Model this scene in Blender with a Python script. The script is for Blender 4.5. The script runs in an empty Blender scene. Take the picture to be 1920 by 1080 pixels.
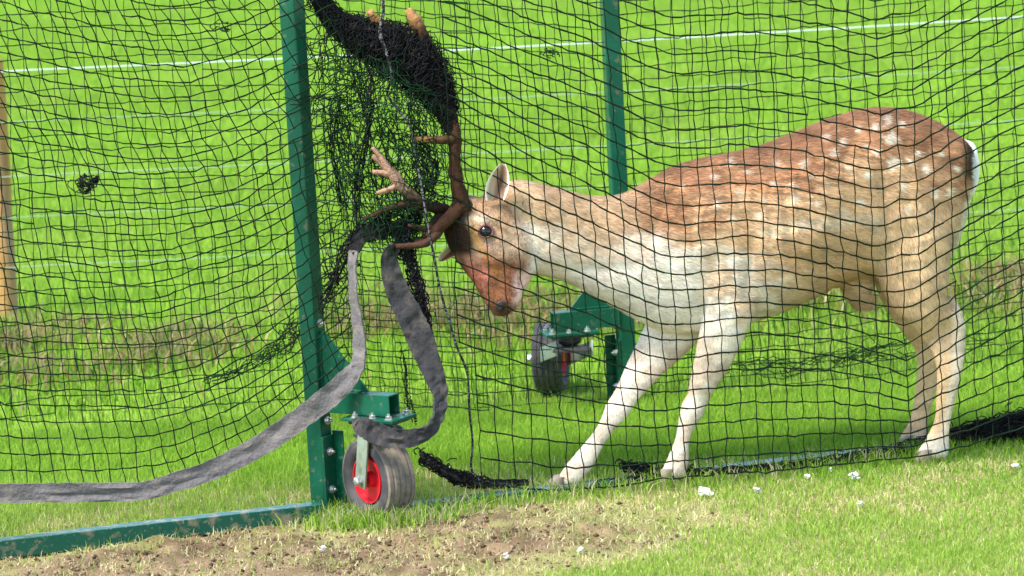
import bpy, bmesh, math, random
import numpy as np
from mathutils import Vector, Matrix
from mathutils.bvhtree import BVHTree

rng = np.random.default_rng(7)
random.seed(7)
scene = bpy.context.scene
COL = scene.collection

# ------------------------------------------------------------------ camera
F, PITCH, ROLL, CH = 6050.0, math.radians(8.8), math.radians(3.1), 2.0
f_ = np.array([0, math.cos(PITCH), -math.sin(PITCH)])
_r0 = np.array([1.0, 0, 0]); _u0 = np.array([0, math.sin(PITCH), math.cos(PITCH)])
R_ = _r0 * math.cos(ROLL) - _u0 * math.sin(ROLL)
U_ = _u0 * math.cos(ROLL) + _r0 * math.sin(ROLL)
C_ = np.array([0, 0, CH])
cd = bpy.data.cameras.new('camera'); cam = bpy.data.objects.new('camera', cd); COL.objects.link(cam)
cd.sensor_width = 36; cd.lens = 36 * F / 1920; cd.clip_start = 0.1; cd.clip_end = 2000
cam.matrix_world = Matrix(((R_[0], U_[0], -f_[0], 0), (R_[1], U_[1], -f_[1], 0), (R_[2], U_[2], -f_[2], CH), (0, 0, 0, 1)))
cd.dof.use_dof = True; cd.dof.focus_distance = 9.1; cd.dof.aperture_fstop = 4.8
scene.camera = cam

# ------------------------------------------------------------------ light
SUN = np.array([-0.55, -0.42, 1.05]); SUN = SUN / np.linalg.norm(SUN)
w = bpy.data.worlds.new('World'); scene.world = w; w.use_nodes = True
nt = w.node_tree; bg = nt.nodes['Background']
sky = nt.nodes.new('ShaderNodeTexSky'); sky.sky_type = 'NISHITA'; sky.sun_disc = False
sky.sun_elevation = math.asin(SUN[2]); sky.sun_rotation = math.atan2(SUN[0], SUN[1])
nt.links.new(sky.outputs[0], bg.inputs[0]); bg.inputs[1].default_value = 0.15
sl = bpy.data.lights.new('sun', 'SUN'); so = bpy.data.objects.new('sun', sl); COL.objects.link(so)
sl.energy = 2.5; sl.angle = math.radians(14); sl.color = (1, 0.95, 0.87)
so.rotation_euler = Vector(SUN).to_track_quat('Z', 'Y').to_euler(); so.location = (-4, -3, 8)
scene.view_settings.view_transform = 'Standard'; scene.view_settings.look = 'None'
scene.view_settings.exposure = 1.52; scene.view_settings.gamma = 1
scene.view_settings.use_curve_mapping = False
scene.cycles.max_bounces = 6
scene.cycles.transparent_max_bounces = 8

# ------------------------------------------------------------------ helpers
def ray(x, y): return f_ + R_ * (x - 960) / F - U_ * (y - 540) / F
def at(x, y, Y):
    d = ray(x, y); return C_ + d * (Y / d[1])
def ground(x, y, z0=0.0):
    d = ray(x, y); return C_ + d * ((z0 - CH) / d[2])
def proj(P):
    d = np.asarray(P, float) - C_; z = d @ f_
    return np.stack([960 + F * (d @ R_) / z, 540 - F * (d @ U_) / z], -1)
def lin(*c): return tuple((v / 255 / 12.92 if v / 255 <= .04045 else ((v / 255 + .055) / 1.055) ** 2.4) for v in c)
def unit(v): return v / (np.linalg.norm(v) + 1e-12)

def vnoise(x, y, s=1.0, seed=0):
    x = np.asarray(x) / s + 1000.3 + seed * 17.7; y = np.asarray(y) / s + 1000.7 + seed * 31.1
    xi = np.floor(x).astype(np.int64); yi = np.floor(y).astype(np.int64); fx = x - xi; fy = y - yi
    fx = fx * fx * (3 - 2 * fx); fy = fy * fy * (3 - 2 * fy)
    def h(a, b):
        n = (a * 374761393 + b * 668265263 + seed * 1442695) & 0x7fffffff
        n = ((n ^ (n >> 13)) * 1274126177) & 0x7fffffff
        return ((n ^ (n >> 16)) & 0xffff) / 65535.0
    return (h(xi, yi) * (1 - fx) + h(xi + 1, yi) * fx) * (1 - fy) + (h(xi, yi + 1) * (1 - fx) + h(xi + 1, yi + 1) * fx) * fy
def fbm(x, y, s, seed=0, o=3):
    return sum(vnoise(x, y, s / 2 ** k, seed + k) * .5 ** k for k in range(o)) / sum(.5 ** k for k in range(o))
def smooth(a, b, x):
    t = np.clip((np.asarray(x, float) - a) / (b - a), 0, 1); return t * t * (3 - 2 * t)

def props(o, label=None, cat=None, group=None, kind=None):
    if label: o['label'] = label
    if cat: o['category'] = cat
    if group: o['group'] = group
    if kind: o['kind'] = kind
    return o
def empty(name, loc=(0, 0, 0)):
    o = bpy.data.objects.new(name, None); COL.objects.link(o); o.location = loc; o.empty_display_size = .05
    return o
def link(name, me, mat, parent=None, smooth_=True):
    o = bpy.data.objects.new(name, me); COL.objects.link(o)
    if mat is not None: me.materials.append(mat)
    if smooth_: me.polygons.foreach_set('use_smooth', np.ones(len(me.polygons), bool))
    if parent is not None:
        o.parent = parent; o.matrix_parent_inverse = Matrix.Translation(-Vector(parent.location))
    return o
def mesh_np(name, V, faces_list, col=None):
    """faces_list: list of (n,k) int arrays"""
    me = bpy.data.meshes.new(name); V = np.asarray(V, np.float32)
    me.vertices.add(len(V)); me.vertices.foreach_set('co', V.ravel())
    tot = sum(f.size for f in faces_list); nf = sum(len(f) for f in faces_list)
    me.loops.add(tot); me.polygons.add(nf)
    li = np.concatenate([f.ravel() for f in faces_list]).astype(np.int32)
    cnt = np.concatenate([np.full(len(f), f.shape[1], np.int32) for f in faces_list])
    st = np.concatenate([[0], np.cumsum(cnt)[:-1]]).astype(np.int32)
    me.loops.foreach_set('vertex_index', li); me.polygons.foreach_set('loop_start', st)
    me.polygons.foreach_set('loop_total', cnt)
    me.update(calc_edges=True)
    if col is not None: setcol(me, col)
    return me
def setcol(me, col, name='Col'):
    a = me.color_attributes.new(name, 'FLOAT_COLOR', 'POINT')
    c = np.ones((len(col), 4), np.float32); c[:, :3] = col
    a.data.foreach_set('color', c.ravel())

class MB:
    """collects shapes into one mesh"""
    def __init__(s): s.v = []; s.f = []; s.n = 0
    def add(s, V, Fc):
        s.v += [tuple(p) for p in V]; s.f += [tuple(i + s.n for i in f) for f in Fc]; s.n += len(V)
    def box(s, c, ax, half, bev=0.003):
        """bevelled box: ax = 3 unit axes, half = 3 half sizes"""
        bm = bmesh.new(); bmesh.ops.create_cube(bm, size=2)
        for v in bm.verts: v.co = Vector((v.co.x * half[0], v.co.y * half[1], v.co.z * half[2]))
        if bev > 0: bmesh.ops.bevel(bm, geom=list(bm.edges), offset=min(bev, min(half) * .45), segments=2, affect='EDGES', profile=.5)
        A = np.array(ax); bm.verts.index_update()
        s.add([np.asarray(c) + v.co.x * A[0] + v.co.y * A[1] + v.co.z * A[2] for v in bm.verts], [[v.index for v in f.verts] for f in bm.faces])
        bm.free(); return s
    def prism(s, pts, n, th):
        """polygon pts (3D, planar) thickened along n by th"""
        k = len(pts); P = [np.asarray(p) - np.asarray(n) * th / 2 for p in pts]; Q = [p + np.asarray(n) * th for p in P]
        s.add(P + Q, [list(range(k))[::-1], list(range(k, 2 * k))] + [[i, (i + 1) % k, k + (i + 1) % k, k + i] for i in range(k)]); return s
    def lathe(s, c, axis, prof, n=32, closed=False):
        """prof: list of (offset along axis, radius)"""
        a = unit(np.asarray(axis, float)); t = unit(np.cross(a, [0, 0, 1.0] if abs(a[2]) < .9 else [1.0, 0, 0])); b = np.cross(a, t)
        V = []; Fc = []; m = len(prof)
        for o, r in prof:
            for k in range(n):
                an = 2 * math.pi * k / n; V.append(np.asarray(c) + a * o + (t * math.cos(an) + b * math.sin(an)) * r)
        for i in range(m if closed else m - 1):
            j = (i + 1) % m
            for k in range(n): Fc.append([i * n + k, i * n + (k + 1) % n, j * n + (k + 1) % n, j * n + k])
        if not closed: Fc += [list(range(n))[::-1], [(m - 1) * n + k for k in range(n)]]
        s.add(V, Fc); return s
    def loft(s, rings):
        n = len(rings[0]); V = [p for r in rings for p in r]; Fc = []
        for i in range(len(rings) - 1):
            for k in range(n): Fc.append([i * n + k, i * n + (k + 1) % n, (i + 1) * n + (k + 1) % n, (i + 1) * n + k])
        Fc += [list(range(n))[::-1], [(len(rings) - 1) * n + k for k in range(n)]]
        s.add(V, Fc); return s
    def tube(s, pts, rad, n=8, sub=4, wob=0):
        """smooth tapered tube through pts"""
        P = catmull(np.array(pts, float), sub); rr = np.interp(np.linspace(0, 1, len(P)), np.linspace(0, 1, len(pts)), rad)
        rings = []; u = None
        for i in range(len(P)):
            t = unit(P[min(i + 1, len(P) - 1)] - P[max(i - 1, 0)])
            u = unit(np.cross(t, [0.3, 1, 0.1])) if u is None else unit(u - t * (u @ t)); v = np.cross(t, u)
            w = 1 + (rng.normal(size=n) * wob if wob else 0) * np.ones(n)
            rings.append([P[i] + (u * math.cos(a) + v * math.sin(a)) * rr[i] * w[k] for k, a in enumerate(np.arange(n) * 2 * math.pi / n)])
        return s.loft(rings)
    def mesh(s, name):
        me = bpy.data.meshes.new(name); me.from_pydata(s.v, [], s.f); me.update()
        bm = bmesh.new(); bm.from_mesh(me); bmesh.ops.recalc_face_normals(bm, faces=bm.faces); bm.to_mesh(me); bm.free()
        return me
    def build(s, name, mat, parent=None, smooth_=True):
        o = link(name, s.mesh(name), mat, parent, smooth_)
        if smooth_: sharp(o)
        return o
def sharp(o, ang=40):
    me = o.data; bm = bmesh.new(); bm.from_mesh(me)
    for e in bm.edges:
        if len(e.link_faces) == 2 and e.calc_face_angle(0) > math.radians(ang): e.smooth = False
    bm.to_mesh(me); bm.free()
def catmull(P, sub):
    Q = np.vstack([2 * P[0] - P[1], P, 2 * P[-1] - P[-2]]); out = []
    for i in range(1, len(Q) - 2):
        for k in range(sub):
            t = k / sub; a, b, c, d = Q[i - 1], Q[i], Q[i + 1], Q[i + 2]
            out.append(.5 * (2 * b + (c - a) * t + (2 * a - 5 * b + 4 * c - d) * t * t + (3 * b - a - 3 * c + d) * t ** 3))
    out.append(P[-1]); return np.array(out)

def cords(polys, r, name, knots=None, kr=None, sides=3):
    """many thin cords (list of (n,3) polylines) as one mesh of small prisms"""
    A = np.concatenate([p[:-1] for p in polys]); B = np.concatenate([p[1:] for p in polys])
    d = B - A; L = np.linalg.norm(d, axis=1, keepdims=True); d = d / np.maximum(L, 1e-9)
    A = A - d * r * .4; B = B + d * r * .4
    ref = np.where(np.abs(d[:, 1:2]) < .9, np.array([[0, 1.0, 0]]), np.array([[1.0, 0, 0]]))
    u = np.cross(d, ref); u /= np.linalg.norm(u, axis=1, keepdims=True); v = np.cross(d, u)
    n = len(A); V = np.zeros((n, 2 * sides, 3)); ph = rng.random(n) * 6.28
    rr = r * (0.8 + 0.4 * rng.random(n))[:, None]
    for k in range(sides):
        a = ph + 2 * math.pi * k / sides; off = (u * np.cos(a)[:, None] + v * np.sin(a)[:, None]) * rr
        V[:, k] = A + off; V[:, sides + k] = B + off
    base = (np.arange(n) * 2 * sides)[:, None]
    Fq = np.concatenate([base + np.array([[k, (k + 1) % sides, sides + (k + 1) % sides, sides + k]]) for k in range(sides)])
    V = V.reshape(-1, 3); fl = [Fq]
    if knots is not None and len(knots):
        K = np.asarray(knots); m = len(K); O = np.array([[1, 0, 0], [-1, 0, 0], [0, 1, 0], [0, -1, 0], [0, 0, 1], [0, 0, -1.0]])
        sc = kr * (.8 + .5 * rng.random((m, 1, 1)))
        KV = (K[:, None, :] + O[None] * sc).reshape(-1, 3); b = (len(V) + np.arange(m) * 6)[:, None]
        T = np.array([[0, 2, 4], [2, 1, 4], [1, 3, 4], [3, 0, 4], [2, 0, 5], [1, 2, 5], [3, 1, 5], [0, 3, 5]])
        fl.append((b[:, None, :] + T[None]).reshape(-1, 3)); V = np.vstack([V, KV])
    return mesh_np(name, V, fl)

# ------------------------------------------------------------------ materials
def mat(name, col=(.5, .5, .5), rough=.6, metal=0, attr=False, noise=None, bump=None, trans=0, spec=None, stretch=(1, 1, 1)):
    """noise = (scale, colour2, low, high) mixes a second colour; bump = (scale, strength, distance)"""
    m = bpy.data.materials.new(name); m.use_nodes = True; n = m.node_tree; L = n.links; b = n.nodes['Principled BSDF']
    b.inputs['Roughness'].default_value = rough; b.inputs['Metallic'].default_value = metal
    if spec is not None: b.inputs['Specular IOR Level'].default_value = spec
    tc = n.nodes.new('ShaderNodeTexCoord'); mp = n.nodes.new('ShaderNodeMapping'); mp.inputs['Scale'].default_value = stretch
    L.new(tc.outputs['Object'], mp.inputs[0])
    if attr:
        a = n.nodes.new('ShaderNodeVertexColor'); a.layer_name = 'Col'; src = a.outputs[0]
    else:
        a = n.nodes.new('ShaderNodeRGB'); a.outputs[0].default_value = (*col, 1); src = a.outputs[0]
    for nz in ([noise] if isinstance(noise, tuple) else (noise or [])):
        t = n.nodes.new('ShaderNodeTexNoise'); t.inputs['Scale'].default_value = nz[0]; t.inputs['Detail'].default_value = 6
        L.new(mp.outputs[0], t.inputs[0]); r = n.nodes.new('ShaderNodeMapRange')
        r.inputs[1].default_value = nz[2]; r.inputs[2].default_value = nz[3]; r.inputs[4].default_value = nz[4] if len(nz) > 4 else 1
        L.new(t.outputs[0], r.inputs[0]); x = n.nodes.new('ShaderNodeMix'); x.data_type = 'RGBA'
        L.new(r.outputs[0], x.inputs[0]); L.new(src, x.inputs[6]); x.inputs[7].default_value = (*nz[1], 1); src = x.outputs[2]
    L.new(src, b.inputs['Base Color'])
    if bump:
        t = n.nodes.new('ShaderNodeTexNoise'); t.inputs['Scale'].default_value = bump[0]; t.inputs['Detail'].default_value = 5
        L.new(mp.outputs[0], t.inputs[0]); bp = n.nodes.new('ShaderNodeBump'); bp.inputs['Strength'].default_value = bump[1]
        bp.inputs['Distance'].default_value = bump[2]; L.new(t.outputs[0], bp.inputs['Height']); L.new(bp.outputs[0], b.inputs['Normal'])
    if trans:
        tr = n.nodes.new('ShaderNodeBsdfTranslucent'); L.new(src, tr.inputs[0]); mx = n.nodes.new('ShaderNodeMixShader'); mx.inputs[0].default_value = trans
        L.new(b.outputs[0], mx.inputs[1]); L.new(tr.outputs[0], mx.inputs[2]); L.new(mx.outputs[0], n.nodes['Material Output'].inputs[0])
    return m
M = {}
M['ground'] = mat('ground', attr=True, rough=.95, noise=[(60, (.10, .075, .04), .55, .75, .5)], bump=(90, .6, .02), spec=.1)
M['grass'] = mat('grass', attr=True, rough=.7, trans=.5, spec=.15)
M['soil'] = mat('soil', attr=True, rough=.95, spec=.1, bump=(150, .5, .01))
M['paint'] = mat('green_paint', (.002, .074, .036), .36, spec=.3, noise=[(9, (.004, .10, .055), .42, .7), (45, (.20, .16, .10), .60, .72, .5), (120, (.16, .12, .08), .66, .74, .6)], bump=(120, .08, .003))
M['rail'] = mat('muddy_green_paint', (.003, .070, .042), .26, spec=.45, noise=[(26, (.24, .19, .12), .53, .68, .75), (90, (.25, .2, .13), .6, .7, .6)], bump=(60, .05, .003))
M['zinc'] = mat('zinc', (.62, .64, .62), .32, .85, noise=(60, (.35, .36, .34), .45, .7))
M['fork'] = mat('greenish_zinc', (.27, .33, .25), .5, .35, noise=(40, (.16, .18, .12), .45, .75))
M['dark'] = mat('dark_steel', (.03, .032, .03), .6, noise=(40, (.10, .08, .06), .5, .75))
M['red'] = mat('red_plastic', (.58, .008, .02), .4, noise=(40, (.42, .02, .015), .5, .75))
M['tyre'] = mat('tyre_rubber', (.045, .042, .045), .8, noise=(28, (.085, .076, .068), .4, .7), bump=(90, .3, .004))
M['tread'] = mat('dusty_tread', (.21, .17, .125), .95, noise=(40, (.12, .10, .08), .45, .7), bump=(120, .5, .004))
M['cord'] = mat('net_cord', (.007, .018, .009), .9, noise=(30, (.014, .012, .008), .5, .75), spec=.1)
M['cord_far'] = mat('net_cord_green', (.008, .032, .012), .9, noise=(30, (.014, .02, .01), .5, .75), spec=.1)
M['black'] = mat('black_net', (.015, .0155, .016), .95, noise=(40, (.05, .045, .04), .55, .75), bump=(140, 1, .01), spec=.1)
M['strap'] = mat('grey_webbing', (.125, .115, .112), .9, noise=[(26, (.20, .172, .15), .48, .72), (60, (.08, .07, .065), .55, .75, .8)], bump=(110, .7, .006))
M['strapdark'] = mat('dark_webbing', (.028, .027, .029), .9, noise=[(22, (.085, .07, .055), .5, .75), (60, (.014, .014, .015), .55, .75)], bump=(90, .7, .006))
M['rope'] = mat('braided_rope', (.13, .13, .13), .9, noise=(150, (.010, .010, .010), .42, .5), spec=.1)
M['wood'] = mat('post_wood', (.50, .27, .07), .85, noise=[(30, (.33, .17, .05), .45, .7), (9, (.30, .22, .16), .5, .7)], bump=(60, .6, .01), stretch=(1, 1, .12))
M['wire'] = mat('white_electric_tape', (.62, .70, .66), .7)
M['thin'] = mat('thin_wire', (.30, .42, .26), .6)
M['coat'] = mat('deer_coat', attr=True, rough=.85, noise=[(60, (.30, .17, .09), .58, .78, .25)], bump=(130, .35, .006), stretch=(.35, 1, 1), spec=.15)
M['fur'] = mat('deer_fur', attr=True, rough=.8, trans=.15, spec=.15)
M['antler'] = mat('antler', attr=True, rough=.85, spec=.15, noise=(70, (.035, .017, .010), .5, .75, .7), bump=(110, .7, .006))
M['eye'] = mat('eye_gloss', (.012, .010, .010), .06)
M['lid'] = mat('eyelid', (.16, .06, .05), .6)
M['nose'] = mat('nose_leather', (.022, .014, .014), .45, bump=(200, .5, .003))
M['hoof'] = mat('hoof_horn', (.30, .235, .17), .6)
M['scrap'] = mat('white_scrap', (.82, .82, .80), .8, trans=.2)

# ------------------------------------------------------------------ ground
def dirtmask(X, Y):
    """worn soil in front of the rail, thinning to the right"""
    p = proj(np.stack([X, Y, np.zeros_like(X)], -1)); x, y = p[..., 0], p[..., 1]
    n = fbm(X, Y, .35, 3) - .5; n2 = fbm(X, Y, .09, 9) - .5
    edge = np.interp(x, [-600, 0, 400, 620, 900, 1300, 1600], [1035, 1030, 985, 985, 940, 930, 960])     # upper limit of the patch
    low = np.interp(x, [-600, 0, 300, 700, 1000, 1250, 1500], [1500, 1260, 1180, 1120, 1080, 1020, 960])
    m = smooth(-18, 25, y - edge + n * 60) * smooth(-25, 35, low - y + n * 80)
    m = m * np.interp(x, [-600, 900, 1150, 1400, 1600], [1, 1, .7, .35, 0])
    return np.clip(m * (1.08 + n2 * 1.1), 0, 1)
def strawmask(X, Y):
    p = proj(np.stack([X, Y, np.zeros_like(X)], -1)); x, y = p[..., 0], p[..., 1]
    top = np.interp(x, [-600, 0, 600, 1050, 1700, 1920, 2500], [930, 925, 880, 865, 855, 830, 800])
    m = smooth(-25, 30, y - top + (fbm(X, Y, .3, 21) - .5) * 60)
    return m * np.clip(.62 + 1.5 * (fbm(X, Y, .22, 5) - .4), 0.1, 1) * np.interp(x, [-600, 1400, 1900], [1, 1, .85])
def axis(lo, hi, step, far, g=1.18):
    a = list(np.arange(lo, hi, step)); s = step
    b = [hi]
    while b[-1] < far: s *= g; b.append(b[-1] + s)
    s = step; c = [lo]
    while c[0] > -far: s *= g; c.insert(0, c[0] - s)
    return np.array(c[:-1] + a + b)
gx = axis(-2.2, 2.2, .016, 400); gy = axis(7.7, 10.3, .016, 500)
GX, GY = np.meshgrid(gx, gy)
nearw = smooth(7.2, 8, GY) * smooth(12, 10, GY) * smooth(3.2, 2.4, np.abs(GX))
dm = dirtmask(GX, GY)
GZ = (fbm(GX, GY, .5, 1) - .5) * .03 * nearw + dm * ((fbm(GX, GY, .12, 2, 4) - .5) * .022 + (fbm(GX, GY, .06, 4, 3) - .5) * .036) * nearw - .012 * nearw
soil1, soil2, under = np.array([.25, .178, .10]), np.array([.105, .068, .036]), np.array([.19, .32, .03])
sn = np.clip(fbm(GX, GY, .07, 11) * 1.8 - .4, 0, 1)[..., None]
gc = under * (1 - dm[..., None]) + (soil1 * sn + soil2 * (1 - sn)) * 1.1 * dm[..., None]
st = strawmask(GX, GY)[..., None] * (1 - dm[..., None]); gc = gc * (1 - st * .8) + np.array([.40, .33, .15]) * st * .8
farw = smooth(11, 22, GY)[..., None]; gc = gc * (1 - farw) + np.array([.20, .36, .035]) * farw
V = np.stack([GX, GY, GZ], -1).reshape(-1, 3); ny, nx = GX.shape
ii = (np.arange(ny - 1)[:, None] * nx + np.arange(nx - 1)[None]).ravel()
gme = mesh_np('ground', V, [np.stack([ii, ii + 1, ii + nx + 1, ii + nx], -1)], gc.reshape(-1, 3))
props(link('ground', gme, M['ground']), 'green meadow ground with a worn strip of bare soil in front', None, kind='structure')

# ------------------------------------------------------------------ fence behind
DIRF = unit(ground(1900, 478) - ground(15, 600)); FB = ground(12, 603)
fence = props(empty('wire_fence', FB), 'low wooden post and white wire fence running behind the netting', 'fence')
def wood_post(p, h=1.04):
    b = MB(); prof = []
    rings = []
    for k, z in enumerate(np.linspace(-.1, h, 12)):
        r = .05 * (1 + .03 * math.sin(k * 2.1)); rings.append([p + np.array([.02 * z + math.cos(a) * r * (1 + .04 * math.sin(3 * a + k)), math.sin(a) * r, z + (.012 * math.cos(a) if k == 11 else 0)]) for a in np.arange(16) * math.pi / 8])
    b.loft(rings); return b.build('post', M['wood'], fence)
LW = 8.0
for s in (0, 1, -1): wood_post(FB + DIRF * s * 6.3 * np.array([1, 1, 0]))
pb = 603
for k, (y0, rad) in enumerate([(131, .0026), (226, .0017), (328, .0019), (405, .0016), (498, .0017)]):
    z = at(9, y0, FB[1])[2]; pts = []
    for s in np.linspace(-6.3, 6.3, 40):
        u = (s % 6.3) / 6.3
        pts.append(FB + DIRF * s + np.array([0, -.05, z - FB[2] - .03 * 4 * u * (1 - u)]))
    MB().tube(pts, [rad] * len(pts), 6, 1).build('wire', M['wire'] if k == 0 else M['thin'], fence)

# ------------------------------------------------------------------ cage frames
def frame_unit(root, P, d, wheel_c, wheel_n, post_h, arm_h, L, rad, tread='tread'):
    """post with gusset, arm, plate, bolts and castor. d: horizontal arm direction; post base P"""
    d = unit(np.array([d[0], d[1], 0.0])); n = np.array([d[1], -d[0], 0.0]); n = n if n[1] < 0 else -n; z = np.array([0, 0, 1.0]); X = (d, n, z)
    hw = .0265
    MB().box(P + z * (post_h / 2 - .02), X, (hw, hw, post_h / 2 + .02), .005).build('post', M['paint'], root, False)
    # bolted foot bracket on the arm side of the post
    b = MB(); b.box(P + z * .105 + d * (hw + .004), X, (.004, .030, .105), .001); b.box(P + z * .115 + d * (hw + .020) - n * .027, X, (.018, .003, .105), .001)
    b.build('bracket', M['paint'], root, False)
    # hollow arm: four walls with the dark open end
    a0 = P + d * (hw + .001) + z * arm_h; t = .004; b = MB()
    b.box(a0 + d * L / 2 + n * (.026 - t / 2), X, (L / 2, t / 2, .030), .001); b.box(a0 + d * L / 2 - n * (.026 - t / 2), X, (L / 2, t / 2, .030), .001)
    b.box(a0 + d * L / 2 + z * (.030 - t / 2), X, (L / 2 - .0005, .026 - t - .0003, t / 2), 0); b.box(a0 + d * L / 2 - z * (.030 - t / 2), X, (L / 2 - .0005, .026 - t - .0003, t / 2), 0)
    b.build('arm', M['paint'], root, False)
    g0 = P + d * (hw + .001); hg = .20
    MB().prism([g0 + z * (arm_h + .032), g0 + d * .155 + z * (arm_h + .032), g0 + d * .148 + z * (arm_h + .042), g0 + d * .012 + z * (arm_h + hg), g0 + z * (arm_h + hg)], n, .007).build('gusset', M['paint'], root, False)
    pc = a0 + d * (L - .055) - z * .0385
    MB().box(pc, X, (.088, .060, .005), .002).build('mounting_plate', M['paint'], root, False)
    for pth in ([a0 + n * .030 + z * .030, a0 + n * .030 - z * .030], [g0 + n * .005 + z * (arm_h + .04), g0 + n * .005 + z * (arm_h + hg - .01)], [g0 + d * .01 + n * .005 + z * (arm_h + .034), g0 + d * .15 + n * .005 + z * (arm_h + .034)]):
        q = [pth[0] + (pth[1] - pth[0]) * k / 12 for k in range(13)]; MB().tube(q, [.0042, .0032] * 6 + [.0042], 6, 2, .12).build('weld', M['paint'], root)
    def bolt(p, ax):
        ax = unit(np.asarray(ax, float)); b = MB()
        b.lathe(p, ax, [(0, .0125), (.0025, .0125)], 16); b.lathe(p + ax * .0026, ax, [(0, .0098), (.007, .0098), (.0085, .0075)], 6); b.lathe(p + ax * .011, ax, [(0, .0045), (.006, .0045)], 10)
        return b.build('bolt', M['zinc'], root)
    for u, v in ((-.05, .045), (.01, .045), (.065, .045), (.065, -.045)): bolt(pc + d * u + n * v + z * .005, z)
    for zz in (.055, .165, .255): bolt(P + d * (hw + .0085) + n * .004 + z * zz, d)
    bolt(P + d * hw + n * .0 + z * (arm_h + hg + .022), d)
    # castor
    wn = unit(np.array([wheel_n[0], wheel_n[1], 0.0])); wf = np.array([-wn[1], wn[0], 0.0]); W = np.asarray(wheel_c, float)
    top = np.array([pc[0], pc[1], pc[2] - .006])
    b = MB(); b.box(top - z * .004, X, (.07, .052, .0035), .001); b.lathe(top - z * .010, -z, [(0, .036), (.010, .040), (.018, .036), (.026, .026)], 24)
    crown_z = top[2] - .042; cc = np.array([W[0] * -.15 + top[0] * 1.15, W[1] * -.15 + top[1] * 1.15, crown_z]); XW = (wf, wn, z)
    b.box(cc, XW, (.05, .060, .004), .001); cas = b.build('castor', M['dark'], root)
    for s in (-1, 1):
        b = MB()
        q0 = cc + wn * s * .059; q1 = W + wn * s * .061; ax = unit(q1 - q0); sd = unit(np.cross(ax, wn))
        b.box((q0 + q1) / 2 - ax * 0 , (sd, wn, ax), (.0245, .003, np.linalg.norm(q1 - q0) / 2 + .018), .0025)
        b.build('fork_leg', M['fork'], cas)
    for s in (-1, 1):
        b = MB()
        b.lathe(W + wn * s * .0645, wn * s, [(0, .016), (.003, .016)], 20); b.lathe(W + wn * s * .068, wn * s, [(0, .0145), (.010, .0145), (.013, .010)], 6)
        b.build('axle_bolt', M['zinc'], cas)
    prof = [(-.030, rad * .56), (-.042, rad * .62), (-.050, rad * .74), (-.049, rad * .87), (-.043, rad * .945)]
    MB().lathe(W, wn, prof + [(-x, r) for x, r in prof[::-1]], 56, True).build('tyre', M['tyre'], cas)
    b = MB(); tp = []
    for k in range(5):                                      # five ribs with grooves between
        x0 = -.044 + k * .0184; h = rad * (.98 if k in (0, 4) else 1.0)
        tp += [(x0, h - .003), (x0 + .0015, h), (x0 + .0130, h), (x0 + .0145, h - .003)]
    b.lathe(W, wn, [(-.045, rad * .92)] + tp + [(.045, rad * .92)], 56, True); b.build('tread', M[tread], cas)
    b = MB()
    rp = [(.026, rad * .575), (.042, rad * .56), (.042, rad * .53), (.022, rad * .49), (.004, rad * .40), (.004, rad * .22), (.044, rad * .17), (.044, rad * .08)]
    b.lathe(W, wn, rp, 40); b.lathe(W, -wn, rp, 40)
    for s in (-1, 1):
        for k in range(6):
            an = k * math.pi / 3; dv = wf * math.cos(an) + z * math.sin(an); b.box(W + wn * s * .015 + dv * rad * .34, (dv, np.cross(dv, wn), wn), (rad * .14, .003, .007), .001)
    b.build('rim', M['red'], cas)
    return X

P1 = ground(607, 950); P1[2] = 0
fr1 = props(empty('net_cage_frame', P1), 'green steel frame with bolted post, long ground rails and red rimmed castor in front', 'steel frame', 'green wheeled net frames')
th = math.radians(33); w1 = ground(712, 957); W1 = at(710, 895, 8.93)
frame_unit(fr1, P1, (math.cos(th), -math.sin(th)), W1, (-.80, -.60), 2.35, .312, .240, .121)
def rail(root, a, b, za, zb, w=.05, h=.05, mt='rail'):
    A = np.array([*a[:2], za - h / 2]); B = np.array([*b[:2], zb - h / 2]); x = unit(B - A); y = unit(np.cross([0, 0, 1.0], x)); z = np.cross(x, y)
    MB().box((A + B) / 2, (x, y, z), (np.linalg.norm(B - A) / 2, w / 2, h / 2), .0018).build('rail', M[mt], root, False)
ra, rm = ground(0, 1038), ground(600, 966); dr = unit(rm - ra)
rail(fr1, ra - dr * 1.2, rm, .046, .036)
rm2, rb = ground(610, 965), ground(1690, 846); d2 = unit(rb - rm2)
rail(fr1, rm2 + d2 * .03, rb + d2 * 1.0, .004, .028)

P2 = ground(1179, 752); P2[2] = 0
fr2 = props(empty('net_cage_frame', P2), 'green steel frame post with a grey tyred castor standing behind the deer', 'steel frame', 'green wheeled net frames')
w2 = ground(1036, 735); W2 = np.array([w2[0], w2[1] + .02, .112])
frame_unit(fr2, P2, (-math.cos(math.radians(12)), -math.sin(math.radians(12))), W2, (.985, -.17), 2.35, .285, .215, .118, 'tyre')

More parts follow.
